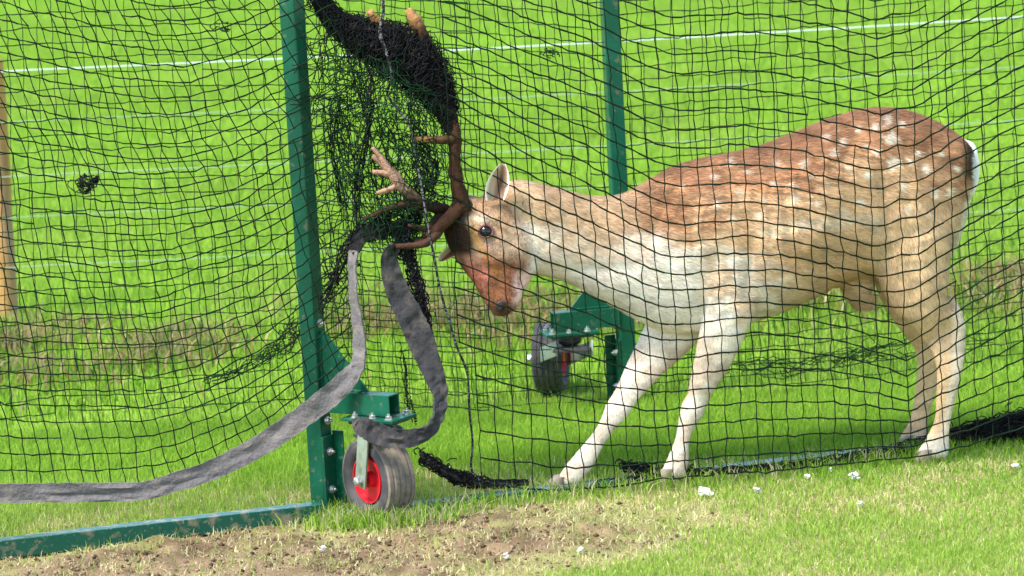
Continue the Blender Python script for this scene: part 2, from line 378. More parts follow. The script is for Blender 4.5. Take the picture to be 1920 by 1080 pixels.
# ------------------------------------------------------------------ deer
def DY(x): return np.interp(x, [830, 960, 1250, 1820], [9.06, 9.10, 9.20, 9.33])
LAT = unit(np.array([-.13, 1, 0]))
NR = 28
def ring(p, q, Yc, hw, sq=2.3):
    """ring through image points p and q (opposite ends) at depth Yc with lateral half width hw"""
    A = at(*p, Yc); B = at(*q, Yc); c = (A + B) / 2; a = (A - B) / 2; out = []
    for k in range(NR):
        t = 2 * math.pi * k / NR; cs, sn = math.cos(t), math.sin(t)
        out.append(c + a * math.copysign(abs(cs) ** (2 / sq), cs) + LAT * hw * math.copysign(abs(sn) ** (2 / sq), sn))
    return out
def dense(sec, sub=3):
    A = np.array([[*s[0], *s[1], s[2], s[3]] for s in sec], float); A = catmull(A, sub)
    return [ring(a[:2], a[2:4], a[4], max(a[5], .004)) for a in A]
deer_mb = MB()
body = [((905, 356), (975, 492), .052), ((950, 341), (998, 512), .062), ((985, 338), (1020, 518), .068), ((1050, 355), (1058, 528), .074), ((1105, 367), (1110, 552), .082), ((1160, 365), (1158, 580), .098),
        ((1210, 342), (1204, 606), .118), ((1260, 313), (1258, 624), .136), ((1310, 299), (1318, 622), .150), ((1370, 288), (1378, 610), .166), ((1440, 270), (1442, 592), .182), ((1510, 242), (1512, 562), .182), ((1575, 217), (1576, 530), .165),
        ((1630, 202), (1628, 520), .150), ((1690, 204), (1690, 520), .146), ((1745, 222), (1740, 510), .132), ((1785, 244), (1772, 490), .108), ((1812, 268), (1796, 440), .074), ((1825, 292), (1808, 390), .035)]
deer_mb.loft(dense([(a, b, DY((a[0] + b[0]) / 2), h) for a, b, h in body]))
def limb(sec):
    """sec: (cx, cy, half width px, depth, lateral half width); direction from neighbours"""
    A = catmull(np.array(sec, float), 4); rings = []
    for i in range(len(A)):
        d = A[min(i + 1, len(A) - 1), :2] - A[max(i - 1, 0), :2]; d = d / np.linalg.norm(d); n = np.array([d[1], -d[0]])
        c = A[i, :2]; rings.append(ring(tuple(c + n * A[i, 2]), tuple(c - n * A[i, 2]), A[i, 3], A[i, 4], 2.1))
    deer_mb.loft(rings)
fy = DY(1300)
NF = ground(1264, 897)[1]; FF = ground(1062, 912)[1]; NRr = ground(1752, 860)[1]; FR = ground(1716, 833)[1]
# near front leg
limb([(1350, 440, 62, fy - .085, .05), (1362, 520, 60, fy - .10, .055), (1366, 580, 47, fy - .10, .055), (1352, 630, 41, fy - .095, .048), (1334, 680, 33, fy - .085, .038), (1318, 718, 25, fy - .075, .03), (1307, 748, 20, NF - .0, .024), (1298, 768, 22, NF, .026), (1289, 790, 17, NF, .021),
      (1280, 822, 13.5, NF, .016), (1275, 848, 17.5, NF, .020), (1270, 868, 21, NF, .022), (1262, 893, 23, NF, .026)])
# far front leg, reaching forward
limb([(1300, 540, 60, fy + .06, .05), (1272, 600, 52, fy + .05, .055), (1244, 640, 45, fy + .02, .046), (1218, 675, 36, fy - .0, .038), (1193, 712, 29, fy - .03, .031), (1172, 744, 22.5, FF + .03, .026), (1157, 768, 23, FF + .01, .026), (1143, 790, 17, FF, .020),
      (1125, 818, 14.5, FF, .017), (1110, 840, 17, FF, .019), (1095, 862, 20, FF, .021), (1078, 884, 21, FF, .023), (1056, 905, 15, FF, .022)])
ry = DY(1740)
limb([(1700, 380, 78, ry - .06, .07), (1706, 450, 76, ry - .085, .072), (1712, 510, 68, ry - .09, .065), (1724, 555, 56, ry - .095, .05), (1744, 590, 41, ry - .09, .034), (1766, 618, 43, NRr + .02, .025), (1777, 646, 35, NRr + .01, .023), (1780, 690, 25, NRr, .020),
      (1774, 740, 19, NRr, .017), (1767, 788, 15.5, NRr, .015), (1760, 818, 20, NRr, .020), (1755, 838, 25, NRr, .024), (1747, 857, 29, NRr, .026)])
limb([(1690, 420, 66, ry + .06, .065), (1690, 500, 58, ry + .08, .06), (1705, 560, 48, ry + .09, .048), (1728, 610, 38, FR - .02, .034), (1742, 645, 30, FR, .026), (1742, 690, 22, FR, .021), (1734, 735, 19, FR, .018),
      (1725, 780, 17, FR, .017), (1720, 800, 19, FR, .019), (1714, 818, 22, FR, .023), (1708, 832, 24, FR, .025)])
limb([(1772, 560, 15, ry - .06, .02), (1790, 592, 15, NRr, .019), (1799, 620, 12, NRr, .018), (1794, 650, 10, NRr, .014)])
# sheath
limb([(1600, 500, 36, DY(1600), .035), (1606, 540, 30, DY(1600), .028), (1612, 565, 22, DY(1600), .02), (1612, 580, 14, DY(1600), .012)])
# head
hy = 9.07
head = [((872, 362), (958, 388), hy + .01, .045), ((850, 395), (985, 425), hy, .060), ((842, 425), (1000, 462), hy, .066), ((852, 462), (1004, 500), hy - .005, .060), ((870, 500), (1000, 520), hy - .01, .050),
        ((890, 533), (994, 540), hy - .02, .041), ((905, 560), (986, 560), hy - .025, .036), ((917, 577), (974, 578), hy - .03, .031), ((926, 590), (958, 592), hy - .03, .018)]
deer_mb.loft(dense([((a[0] - (11 if a[1] < 480 else 5 if a[1] < 510 else 1), a[1]), (b[0] + (4 if a[1] < 480 else -2 if a[1] < 520 else -9), b[1]), y, h) for a, b, y, h in head]))
# brow ridge over each eye
dme = deer_mb.mesh('deer')
tmp = bpy.data.objects.new('deer', dme); COL.objects.link(tmp)
md = tmp.modifiers.new('r', 'REMESH'); md.mode = 'VOXEL'; md.voxel_size = .0065; md.adaptivity = 0
ms = tmp.modifiers.new('s', 'SMOOTH'); ms.factor = .6; ms.iterations = 7
dg = bpy.context.evaluated_depsgraph_get(); ev = bpy.data.meshes.new_from_object(tmp.evaluated_get(dg))
bpy.data.objects.remove(tmp); ev.name = 'deer'
nV = len(ev.vertices); DV = np.zeros(nV * 3); ev.vertices.foreach_get('co', DV); DV = DV.reshape(-1, 3)
DN = np.zeros(nV * 3); ev.vertices.foreach_get('normal', DN); DN = DN.reshape(-1, 3)
# gentle relief: shoulder, ribs, muscle
pp = proj(DV); qx, qy = pp[:, 0], pp[:, 1]
def bump(cx, cy, sx, sy, h, tilt=0): return h * np.exp(-((qx - cx + tilt * (qy - cy)) / sx) ** 2 - ((qy - cy) / sy) ** 2)
rel = (fbm(qx, qy, 70, 41) - .5) * .014 + (fbm(qx, qy, 26, 43) - .5) * .006
rel += bump(1335, 415, 48, 85, .013, .25) + bump(1300, 560, 30, 40, .006) + bump(1405, 500, 13, 90, -.010, .12) + bump(1398, 590, 18, 18, .006) + bump(1656, 262, 17, 26, .013) + bump(1802, 300, 16, 26, .007)
rel += bump(1585, 445, 36, 60, -.016, -.25) + bump(1725, 420, 40, 85, .009) + bump(1664, 400, 12, 110, -.007, -.1) + bump(1110, 505, 90, 14, -.007) + bump(1240, 400, 14, 70, -.007, .4) + bump(1500, 262, 120, 10, .004)
rel += bump(950, 480, 26, 22, .005) + bump(915, 413, 22, 8, .006) + bump(930, 505, 30, 9, -.004) + bump(1300, 770, 14, 12, .004) + bump(1150, 775, 14, 12, .004)
rib = np.sin((qx - .25 * qy) / 21 * math.pi) * .0034 * np.exp(-((qx - 1480) / 75) ** 2 - ((qy - 420) / 75) ** 2)
side = np.abs(DN @ LAT)
DV = DV + DN * ((rel + rib) * (.25 + .75 * side))[:, None] * np.interp(qy, [590, 660], [1, .35])[:, None]
ev.vertices.foreach_set('co', DV.ravel().astype(np.float32)); ev.update(); ev.vertices.foreach_get('normal', (b_ := np.zeros(nV * 3))); DN = b_.reshape(-1, 3)
DC0 = np.array([at(1400, 700, 9.2)[0], 9.2, 0])
SPOTS = [(1660, 228, 8), (1668, 260, 13), (1690, 235, 7), (1580, 265, 9), (1545, 255, 8), (1455, 305, 8), (1505, 300, 9), (1520, 325, 7), (1560, 285, 8), (1672, 310, 13), (1702, 310, 9), (1720, 290, 8), (1732, 320, 11), (1750, 357, 10), (1765, 290, 8), (1790, 318, 9), (1640, 240, 7), (1608, 240, 7),
         (1335, 335, 8), (1365, 300, 7), (1400, 320, 8), (1450, 345, 9), (1482, 345, 8), (1490, 372, 8), (1612, 378, 9), (1640, 420, 15), (1580, 400, 10), (1690, 352, 10), (1550, 345, 7), (1590, 320, 8), (1625, 335, 8), (1530, 380, 8), (1430, 375, 9), (1385, 365, 8), (1345, 385, 8), (1700, 390, 9), (1740, 400, 8), (1560, 425, 8), (1500, 420, 9), (1640, 290, 8), (1620, 275, 7), (1780, 360, 8), (1280, 350, 7), (1420, 405, 9), (1370, 410, 9), (1455, 440, 8)]
def coat(P, jit=0):
    p = proj(P); x, y = p[:, 0], p[:, 1]; n = (fbm(x, y, 60, 51) - .5); n2 = (fbm(x * .5, y, 12, 55) - .5)
    brown = np.array([.39, .195, .10]); tan = np.array([.66, .43, .24]); cream = np.array([.85, .76, .63]); c = np.zeros((len(P), 3)) + tan
    top = np.interp(x, [950, 1100, 1200, 1300, 1450, 1600, 1700, 1800, 1840], [338, 367, 350, 300, 265, 210, 204, 245, 300])
    dv = y - top
    def mix(col, t): nonlocal c; t = np.clip(t, 0, 1)[:, None]; c = c * (1 - t) + np.asarray(col) * t
    brown = brown * (1 + (fbm(x, y * 1.6, 48, 61) - .5) * .9)[:, None] + np.array([.12, .08, .035]) * smooth(.5, .7, fbm(x, y * 2, 30, 63))[:, None]
    mix(brown, smooth(150, 70, dv + n * 90 + n2 * 50) * smooth(1120, 1220, x))
    mix([.60, .41, .24], smooth(110, 50, dv + n * 40) * smooth(1240, 1130, x))                       # neck top
    mix(brown * .8, smooth(34, 8, dv + n2 * 30) * smooth(1200, 1280, x) * .7)
    low = np.interp(x, [950, 1020, 1150, 1250, 1330, 1420, 1500, 1600], [430, 440, 448, 440, 445, 480, 535, 600])
    mix(cream, smooth(-25, 45, y - low + n * 80 + n2 * 30) * smooth(1620, 1440, x))
    mix([.66, .47, .29], smooth(.46, .62, fbm(x, y, 55, 65)) * smooth(1290, 1340, x) * smooth(1560, 1500, x) * smooth(430, 470, y) * smooth(640, 600, y) * .8)
    mix([.70, .52, .36], smooth(1100, 1040, x) * smooth(995, 1010, x) * smooth(430, 470, y) * .45)
    for (sx, sy, sr) in SPOTS:
        d2 = ((x - sx + n2 * 14) / 1.0) ** 2 + ((y - sy + n * 22) / (1.1 + .3 * math.sin(sx))) ** 2; mix([.80, .68, .52], (.95 if sx > 1600 else .6) * smooth(1.15, .55, np.sqrt(d2) / sr))
    mix([.74, .58, .40], .8 * np.exp(-((y - np.interp(x, [1420, 1640], [428, 412]) + n * 14) / 13) ** 2) * smooth(1400, 1440, x) * smooth(1665, 1630, x))
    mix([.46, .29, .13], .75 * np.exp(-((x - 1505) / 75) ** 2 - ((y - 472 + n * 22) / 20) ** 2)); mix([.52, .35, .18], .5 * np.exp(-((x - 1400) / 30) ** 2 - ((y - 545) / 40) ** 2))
    hind = smooth(1600, 1660, x)
    mix([.74, .52, .30], hind * smooth(370, 440, y + n * 60) * .9)
    mix([.72, .50, .28], hind * smooth(600, 660, y) * .9); mix([.82, .70, .54], hind * smooth(10, 24, x - np.interp(y, [300, 400, 600, 700, 800, 850], [1800, 1775, 1770, 1766, 1750, 1735])) * smooth(420, 560, y) * .75)
    mix(cream, smooth(800, 845, y) * hind)
    leg = smooth(600, 660, y) * smooth(1500, 1420, x); mix([.82, .70, .56], leg * .85); mix([.60, .42, .27], leg * smooth(.52, .7, fbm(x, y, 34, 67)) * .5); mix([.50, .35, .22], smooth(.10, .02, P[:, 2]) * smooth(.4, .65, fbm(x, y, 18, 68)) * .55)
    mix([.62, .46, .30], leg * smooth(6, 0, np.abs(x - np.interp(y, [620, 700, 760, 800], [1312, 1292, 1282, 1272]))) * smooth(800, 740, y) * .7)
    mix([.55, .38, .2], smooth(1570, 1600, x) * smooth(1650, 1630, x) * smooth(510, 560, y) * smooth(600, 596, y) * .8)
    # rump: dark edge then white tail
    mix([.045, .025, .018], smooth(1800, 1814, x) * smooth(255, 270, y) * smooth(345, 325, y) * .85)
    mix([.86, .84, .80], smooth(1820, 1826, x) * smooth(258, 275, y)); mix([.80, .70, .54], smooth(8, 20, x - np.interp(y, [330, 380, 430, 500], [1815, 1795, 1782, 1765])) * smooth(340, 360, y) * smooth(540, 500, y))
    # face
    H = smooth(1012, 992, x) * smooth(340, 352, y) * smooth(1040, 1015, x + .35 * (y - 400))
    head = H * smooth(960, 930, x - .45 * (y - 352))
    mix([.42, .24, .125], head * .8)
    edge = np.interp(y, [380, 420, 460, 490, 530, 575], [848, 838, 850, 866, 892, 914])
    e = x - edge
    mix([.25, .10, .048], H * smooth(470, 505, y + n * 20) * smooth(135, 95, e))
    mix([.030, .016, .008], H * smooth(48, 34, e + n * 14) * smooth(388, 405, y) * smooth(500, 470, y) * smooth(900, 880, x))
    mix([.42, .21, .025], H * np.exp(-((e - 50) / 9) ** 2) * smooth(405, 425, y) * smooth(530, 490, y) * .7)
    mix([.78, .60, .45], np.exp(-((x - 902) / 20) ** 2 - ((y - 412) / 12) ** 2) * .8); mix([.38, .20, .20], np.exp(-((x - 918) / 13) ** 2 - ((y - 456) / 10) ** 2) * .7)
    mix([.84, .58, .50], smooth(955, 975, x) * smooth(503, 520, y) * smooth(582, 565, y) * smooth(1015, 1000, x) * .9)
    mix([.45, .13, .08], np.exp(-((x - 915) / 20) ** 2 - ((y - 490) / 14) ** 2) * .5)
    ml = y - np.interp(x, [935, 950, 970, 992], [591, 586, 574, 556]); mix([.07, .03, .025], H * np.exp(-(ml / 3.0) ** 2) * smooth(944, 950, x) * .8)
    mix([.50, .17, .12], H * smooth(470, 500, y) * smooth(.5, .62, fbm(x, y, 26, 57)) * .7); mix([.16, .055, .03], H * smooth(480, 505, y) * smooth(.56, .68, fbm(x, y, 20, 58)) * .6)
    mix([.022, .014, .014], np.exp(-((x - 941) / 15) ** 2 - ((y - 577) / 14) ** 2)); mix([.34, .25, .22], np.exp(-((x - 922) / 7) ** 2 - ((y - 588) / 7) ** 2) * .7)
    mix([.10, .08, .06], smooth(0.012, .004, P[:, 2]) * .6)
    c = c * (1 + n2 * .34 + (fbm(x * .35, y, 7, 69) - .5) * .34)[:, None]
    return np.clip(c, .01, .9)
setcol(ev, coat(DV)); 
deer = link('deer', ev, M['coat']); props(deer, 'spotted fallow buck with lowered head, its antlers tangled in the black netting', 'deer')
bvh = BVHTree.FromPolygons([tuple(v) for v in DV], [tuple(p.vertices) for p in ev.polygons])
def surf(x, y):
    d = unit(ray(x, y)); h = bvh.ray_cast(Vector(C_), Vector(d)); return (np.array(h[0]), np.array(h[1])) if h[0] is not None else (None, None)
def part(mb_or_me, name, m, par=deer): return mb_or_me.build(name, m, par)
# fur: short hairs lying along the coat
def flow(p):
    x, y = p[:, 0], p[:, 1]; v = np.zeros((len(p), 3)); v[:, 0] = 1; v[:, 2] = -.25
    leg = y > 590; v[leg] = (.15, 0, -1); hd = (x < 1000) & (y > 380) ; v[hd] = (-.1, 0, 1); th = (x > 1640) & (y > 380); v[th] = (.35, 0, -1); nk = (x < 1200) & ~hd & ~leg; v[nk] = (1, 0, -.6)
    return v
nh = 150000; tri = np.array([p.vertices[:] if len(p.vertices) == 3 else p.vertices[:3] for p in ev.polygons]); fi = rng.integers(0, len(tri), nh)
ba = rng.dirichlet((1, 1, 1), nh)[:, :, None]; T = tri[fi]; hp = (DV[T] * ba).sum(1); hn = (DN[T] * ba).sum(1); hn /= np.linalg.norm(hn, axis=1, keepdims=True)
fp = proj(hp); fl = flow(fp) + rng.normal(size=(nh, 3)) * .22; fl -= hn * (fl * hn).sum(1, keepdims=True); fl /= np.linalg.norm(fl, axis=1, keepdims=True) + 1e-9
sd = np.cross(hn, fl); ln = np.where((fp[:, 1] > 590) | (fp[:, 0] < 1000), .007, .016) * (.5 + .9 * rng.random(nh)); ln = np.where((fp[:, 0] > 1590) & (fp[:, 0] < 1640) & (fp[:, 1] > 550) & (fp[:, 1] < 600), .04, ln)[:, None]
tip = hp + fl * ln * .93 + hn * ln * .24; wdt = .0011
fc = coat(hp) * (1 + rng.normal(size=(nh, 1)) * .17 + ((fbm(fp[:, 0] * .4, fp[:, 1], 9, 70) - .5) * .5)[:, None]); HV = np.stack([hp - sd * wdt, hp + sd * wdt, tip], 1).reshape(-1, 3)
hm = mesh_np('fur', HV, [np.arange(nh * 3).reshape(-1, 3)], np.repeat(np.clip(fc, .01, .92), 3, 0))
props(link('fur', hm, M['fur'], deer, False), kind='stuff')
# eye
ep, en = surf(911, 434)
if ep is not None:
    vd = unit(C_ - ep); ec = ep - vd * .004
    b = MB(); t1 = unit(np.cross(vd, [0, 0, 1.0])); t2 = np.cross(vd, t1); rings = []
    for k in range(9):
        ph = math.pi * k / 8 * .98 + .02; rings.append([ec + vd * math.cos(ph) * .013 + (t1 * math.cos(a) * 1.12 + t2 * math.sin(a)) * .0175 * math.sin(ph) for a in np.arange(20) * math.pi / 10])
    part(b.loft(rings), 'eye', M['eye'])
    b = MB(); 
    b.tube([ec + vd * .008 + (t1 * math.cos(a) * 1.15 + t2 * math.sin(a)) * .0175 for a in np.linspace(0, 2 * math.pi, 17)], [.0034] * 17, 8, 3); part(b, 'eyelid', M['lid'])
np_, nn_ = surf(938, 574)
if np_ is not None:
    b = MB(); vd = unit(C_ - np_); rings = []
    for k in range(7):
        ph = math.pi * k / 6 * .96 + .03; rings.append([np_ + vd * math.cos(ph) * .0025 + (np.array([1, 0, 0]) * math.cos(a) * (.8 + .25 * math.sin(a)) + np.array([.25, 0, 1]) * math.sin(a) * 1.1) * .0145 * math.sin(ph) for a in np.arange(16) * math.pi / 8])
    part(b.loft(rings), 'nose', M['nose'])
# ears: cupped leaf shapes
def ear(base, tip, left, right, Yb, depth, col_in, col_out, bulge):
    B = np.array(base); Tp = np.array(tip); rows = 12; cols = 13; V = []; c = []
    for side in (0, 1):
        for i in range(rows + 1):
            s = i / rows; wd = max(.05, math.sin(math.pi * min(.97, .22 + .76 * s)) ** .62)
            for j in range(cols + 1):
                u = -1 + 2 * j / cols; ctr = B + (Tp - B) * s; lat = np.array([(left if u < 0 else right) * u * wd, 0]); q = ctr + lat
                cup = depth * (1 - u * u) * wd * (1 - .4 * s)
                V.append(at(q[0], q[1], Yb + cup * bulge + (.004 if side else 0))); rim = smooth(.72, .95, abs(u)); pl = smooth(-.15, -.4, u); cin = np.array(col_in) * (1 - pl) + np.array([.46, .36, .26]) * pl; cin = cin * (1 - rim) + np.array([.85, .77, .66]) * rim
                dk = math.exp(-((u - .12) / .22) ** 2 - ((s - .5) / .4) ** 2); cin = cin * (1 - .85 * dk) + np.array([.05, .028, .018]) * .85 * dk
                c.append(col_out if side else cin)
    W_ = cols + 1; N_ = (rows + 1) * W_; q = []
    for side in (0, 1):
        for i in range(rows):
            for j in range(cols): k = side * N_ + i * W_ + j; q.append([k, k + 1, k + W_ + 1, k + W_] if side == 0 else [k, k + W_, k + W_ + 1, k + 1])
    for i in range(rows):
        for j in (0, cols): k = i * W_ + j; q.append([k, k + W_, N_ + k + W_, N_ + k])
    for j in range(cols): q.append([rows * W_ + j, rows * W_ + j + 1, N_ + rows * W_ + j + 1, N_ + rows * W_ + j])
    me = mesh_np('ear', V, [np.array(q)], np.array(c)); return link('ear', me, M['coat'], deer)
ear((930, 376), (943, 307), 24, 19, 9.005, .028, [.30, .18, .12], [.40, .25, .15], 1)
ear((872, 452), (826, 490), 20, 20, 9.11, .01, [.22, .10, .06], [.25, .13, .07], 1)
# tail
b = MB(); b.tube([at(1806, 262, 9.33), at(1824, 276, 9.31), at(1830, 310, 9.31), at(1829, 340, 9.31), at(1822, 368, 9.31)], [.004, .009, .011, .009, .004], 10, 4, .05)
tl_ = b.mesh('tail'); setcol(tl_, np.tile([.84, .82, .78], (len(tl_.vertices), 1))); link('tail', tl_, M['coat'], deer)
# hooves: two clefts each, half buried in the grass
for (hx, hy_, Yh, s) in ((1252, 896, NF, 1.0), (1046, 909, FF, .95), (1738, 858, NRr, 1.0), (1702, 833, FR, .95)):
    g = at(hx, hy_, Yh)
    for k in (-1, 1):
        c = np.array([g[0], Yh + k * .013, 0.0]); rings = []
        for zz, sx, sy, off in ((-.012, .028, .0125, -.012), (.004, .027, .0125, -.010), (.02, .022, .012, -.002), (.032, .016, .010, .006)):
            rings.append([c + np.array([off + math.cos(a) * sx * s, math.sin(a) * sy, zz]) for a in np.arange(14) * math.pi / 7])
        MB().loft(rings).build('hoof', M['hoof'], deer)
# antlers
def antler(branches, Yo):
    b = MB()
    for pts, rad in branches:
        b.tube([at(x, y, Y) for x, y, Y in pts], [r * .0016 for r in rad], 12, 6, .11)
    me = b.mesh('antler'); v = np.array([x.co for x in me.vertices]); p = proj(v); n = fbm(p[:, 0], p[:, 1], 14, 61)
    return me, p, n
A_ = [([(868, 392, 9.04), (857, 345, 9.04), (853, 300, 9.05), (853, 255, 9.06), (843, 205, 9.07), (825, 150, 9.08), (800, 100, 9.09), (775, 72, 9.1)], [17, 12, 10.5, 11, 10, 12, 14, 8]), ([(870, 396, 9.04), (866, 380, 9.04)], [19, 17]),
      ([(852, 262, 9.05), (815, 262, 9.03), (776, 260, 9.0)], [8, 6.5, 3.5]), ([(800, 108, 9.08), (789, 65, 9.08), (778, 38, 9.08), (764, 17, 9.08)], [14, 13, 12, 6]), ([(790, 100, 9.09), (740, 70, 9.09), (708, 42, 9.07), (692, 20, 9.06)], [11, 10, 9, 6]), ([(862, 388, 9.03), (825, 425, 8.99), (790, 452, 8.97), (765, 462, 8.96)], [13, 9.5, 7, 3.5]), ]
me, p, n = antler(A_, 0); base = np.array([.060, .027, .013]); pale = np.array([.42, .22, .085])
k = np.clip(smooth(60, 20, p[:, 1]) + np.exp(-((p[:, 0] - 795) / 26) ** 2 - ((p[:, 1] - 262) / 12) ** 2), 0, 1)[:, None]; setcol(me, base * (1 - k) + pale * k); link('antler', me, M['antler'], deer)
B_ = [([(852, 404, 9.12), (828, 392, 9.08), (800, 385, 9.03), (768, 366, 8.99), (735, 325, 8.975), (700, 290, 8.97)], [12, 10, 9, 11, 9, 5]),
      ([(798, 384, 9.03), (760, 384, 8.98), (725, 392, 8.96), (682, 412, 8.95)], [10, 8, 6, 3]), ([(765, 362, 8.98), (742, 340, 8.97), (718, 300, 8.96), (698, 276, 8.96)], [8, 8, 6, 3]), ([(735, 326, 8.97), (716, 324, 8.96), (698, 322, 8.95)], [7, 5, 3]), ([(752, 345, 8.98), (728, 356, 8.96), (706, 362, 8.95)], [7, 5, 3]), ([(826, 400, 9.08), (805, 428, 9.0), (788, 428, 8.97), (766, 422, 8.95)], [8, 7, 5, 3]), ([(838, 412, 9.06), (818, 440, 8.98), (792, 458, 8.94), (740, 462, 8.93)], [9, 8, 7, 4])]
me, p, n = antler(B_, 0); k = np.clip(smooth(378, 355, p[:, 1]) * smooth(800, 780, p[:, 0]), 0, 1)[:, None]; pale2 = np.array([.36, .21, .14])
setcol(me, np.array([.065, .032, .02]) * (1 - k) + pale2 * k * (.6 + .8 * n[:, None])); link('antler', me, M['antler'], deer)

# ------------------------------------------------------------------ nets
def depth_in_front(px, py, Y0, gap=.012):
    """point on the view line through a pixel at depth Y0, or resting on the deer where it is in the way"""
    P = at(px, py, Y0); h, _ = surf(px, py)
    if h is not None and h[1] - gap < P[1]: P = at(px, py, h[1] - gap)
    return P
def relax(G, fixed_max, it=6):
    """smooth depth of a node grid, never going behind fixed_max (the body)"""
    for _ in range(it):
        A = np.pad(G, 1, mode='edge'); G = np.minimum((A[:-2, 1:-1] + A[2:, 1:-1] + A[1:-1, :-2] + A[1:-1, 2:]) / 4 * .7 + G * .3, fixed_max)
    return G
def net(px, py, Y, root, r=.0019, m='cord', cut=.012, keep=None, wave=.3, name='mesh', front=False, rc=None):
    """px,py,Y node grids -> cords with slight slack, knots and a few broken meshes; one mesh"""
    rows, cols = px.shape
    pj = 1.5 if wave else 0
    nx_ = px + rng.normal(size=px.shape) * pj; ny_ = py + rng.normal(size=px.shape) * pj * .8
    if front:
        hit = np.full(px.shape, 99.0)
        for i in range(rows):
            for j in range(cols):
                h, _ = surf(nx_[i, j], ny_[i, j])
                if h is not None: hit[i, j] = h[1] - .016
        Y = relax(np.minimum(Y, hit), np.minimum(hit, 99))
    d = f_[None, None] + R_ * ((nx_ - 960) / F)[..., None] - U_ * ((ny_ - 540) / F)[..., None]
    P = C_ + d * (Y / d[..., 1])[..., None]
    P[..., 2] = np.maximum(P[..., 2], .008)
    if keep is None: keep = np.ones(px.shape, bool)
    groups = []; kn = P[keep]
    for a, b in (((slice(None), slice(0, -1)), (slice(None), slice(1, None))), ((slice(0, -1), slice(None)), (slice(1, None), slice(None)))):
        A, B = P[a], P[b]; ok = keep[a] & keep[b] & (rng.random(A.shape[:2]) > cut); A, B = A[ok], B[ok]
        L = np.linalg.norm(B - A, axis=1, keepdims=True); mid = (A + B) / 2 + rng.normal(size=A.shape) * L * .035 * np.array([1, .5, 1]); mid[:, 2] -= L[:, 0] * .03
        groups.append(list(np.stack([A, mid, B], 1)))
    if rc is None: return props(link(name, cords(groups[0] + groups[1], r, name, kn, r * 1.5), M[m], root, False), kind='stuff')
    props(link(name, cords(groups[0], r, name, kn, r * 1.4), M[m], root, False), kind='stuff'); return props(link(name, cords(groups[1], rc, name), M[m], root, False), kind='stuff')

def strip_path(pts, sub=5):
    return catmull(np.array(pts, float), sub)
def strap(pts, mt, name, root, th=.004, wr=.005, sub=9):
    """flat webbing: (x, y, width px, depth, twist in depth m)"""
    A = catmull(np.array(pts, float), sub); rings = []
    for i in range(len(A)):
        d = A[min(i + 1, len(A) - 1), :2] - A[max(i - 1, 0), :2]; d /= np.linalg.norm(d) + 1e-9; n = np.array([d[1], -d[0]])
        c = at(A[i, 0], A[i, 1], A[i, 3]); e = at(*(A[i, :2] + n * A[i, 2] / 2), A[i, 3]) - c; e = e + np.array([0, A[i, 4] / 2, 0]); nn = unit(np.cross(e, at(*(A[i, :2] + d), A[i, 3]) - c))
        m_ = 9; top, bot = [], []
        for k in range(m_):
            u = -1 + 2 * k / (m_ - 1); off = (vnoise(i * .35, k * .6, 1, 77) - .5) * wr * 2 + (abs(vnoise(i * .8 + k * .35, 3, 1, 78) - .5) - .2) * wr * 1.6 + (wr * .3 if abs(u) < .3 else 0); ed = th / 2 * (1.25 if abs(u) > .8 else .9)
            jag = 1 + (vnoise(i * 1.7, u * 3, 1, 79) - .5) * .16
            top.append(c + e * u * jag + nn * (off + ed)); bot.append(c + e * u * jag + nn * (off - ed))
        rings.append(top + bot[::-1])
    return MB().loft(rings).build(name, M[mt], root)
def wander(path, n, rad, r, name, mt, root, seglen=5, knots=True, loops=.5):
    """bunched netting: n strands wandering inside a tube. path rows: x,y,radius px,depth"""
    A = catmull(np.array(path, float), 8); polys = []; L = len(A)
    for _ in range(n):
        s0 = rng.integers(0, L - 4); ln = rng.integers(6, max(8, L // 2)); idx = np.arange(s0, min(L, s0 + ln))
        if len(idx) < 3: continue
        an = rng.random() * 6.28 + np.cumsum(rng.normal(size=len(idx)) * .45); rr = np.clip(rng.random() ** .5 + np.cumsum(rng.normal(size=len(idx)) * .10), 0, 1.12)
        a = A[idx]; d = np.gradient(A[:, :2], axis=0)[idx]; d /= np.linalg.norm(d, axis=1, keepdims=True); nn = np.stack([d[:, 1], -d[:, 0]], 1)
        q = a[:, :2] + nn * (np.cos(an) * rr * a[:, 2])[:, None] + rng.normal(size=(len(idx), 2)) * a[:, 2:3] * .10; Yq = a[:, 3] + np.sin(an) * rr * a[:, 2] / 660 * rad
        P = np.array([at(x, y, Y) for (x, y), Y in zip(q, Yq)]); P[:, 2] = np.maximum(P[:, 2], .004); polys.append(P)
    for _ in range(int(n * loops)):                                  # short cross strands and stray loops
        a = A[rng.integers(0, L)]; t = rng.random() * 6.28; R0 = a[2] * rng.uniform(.2, .9); an = t + np.linspace(0, rng.uniform(1.2, 4), 7); rr = R0 * rng.uniform(.4, 1.3)
        c = a[:2] + rng.normal(size=2) * a[2] * .4; Y0 = a[3] - rng.random() * a[2] / 660 * rad
        P = np.array([at(c[0] + math.cos(q) * rr, c[1] + math.sin(q) * rr * rng.uniform(.6, 1), Y0) for q in an]); P[:, 2] = np.maximum(P[:, 2], .004); polys.append(P)
    kn = np.concatenate([p[1:-1] for p in polys]); kn = kn[rng.random(len(kn)) < .25]
    return props(link(name, cords(polys, r, name, kn, r * 1.7), M[mt], root, False), kind='stuff')

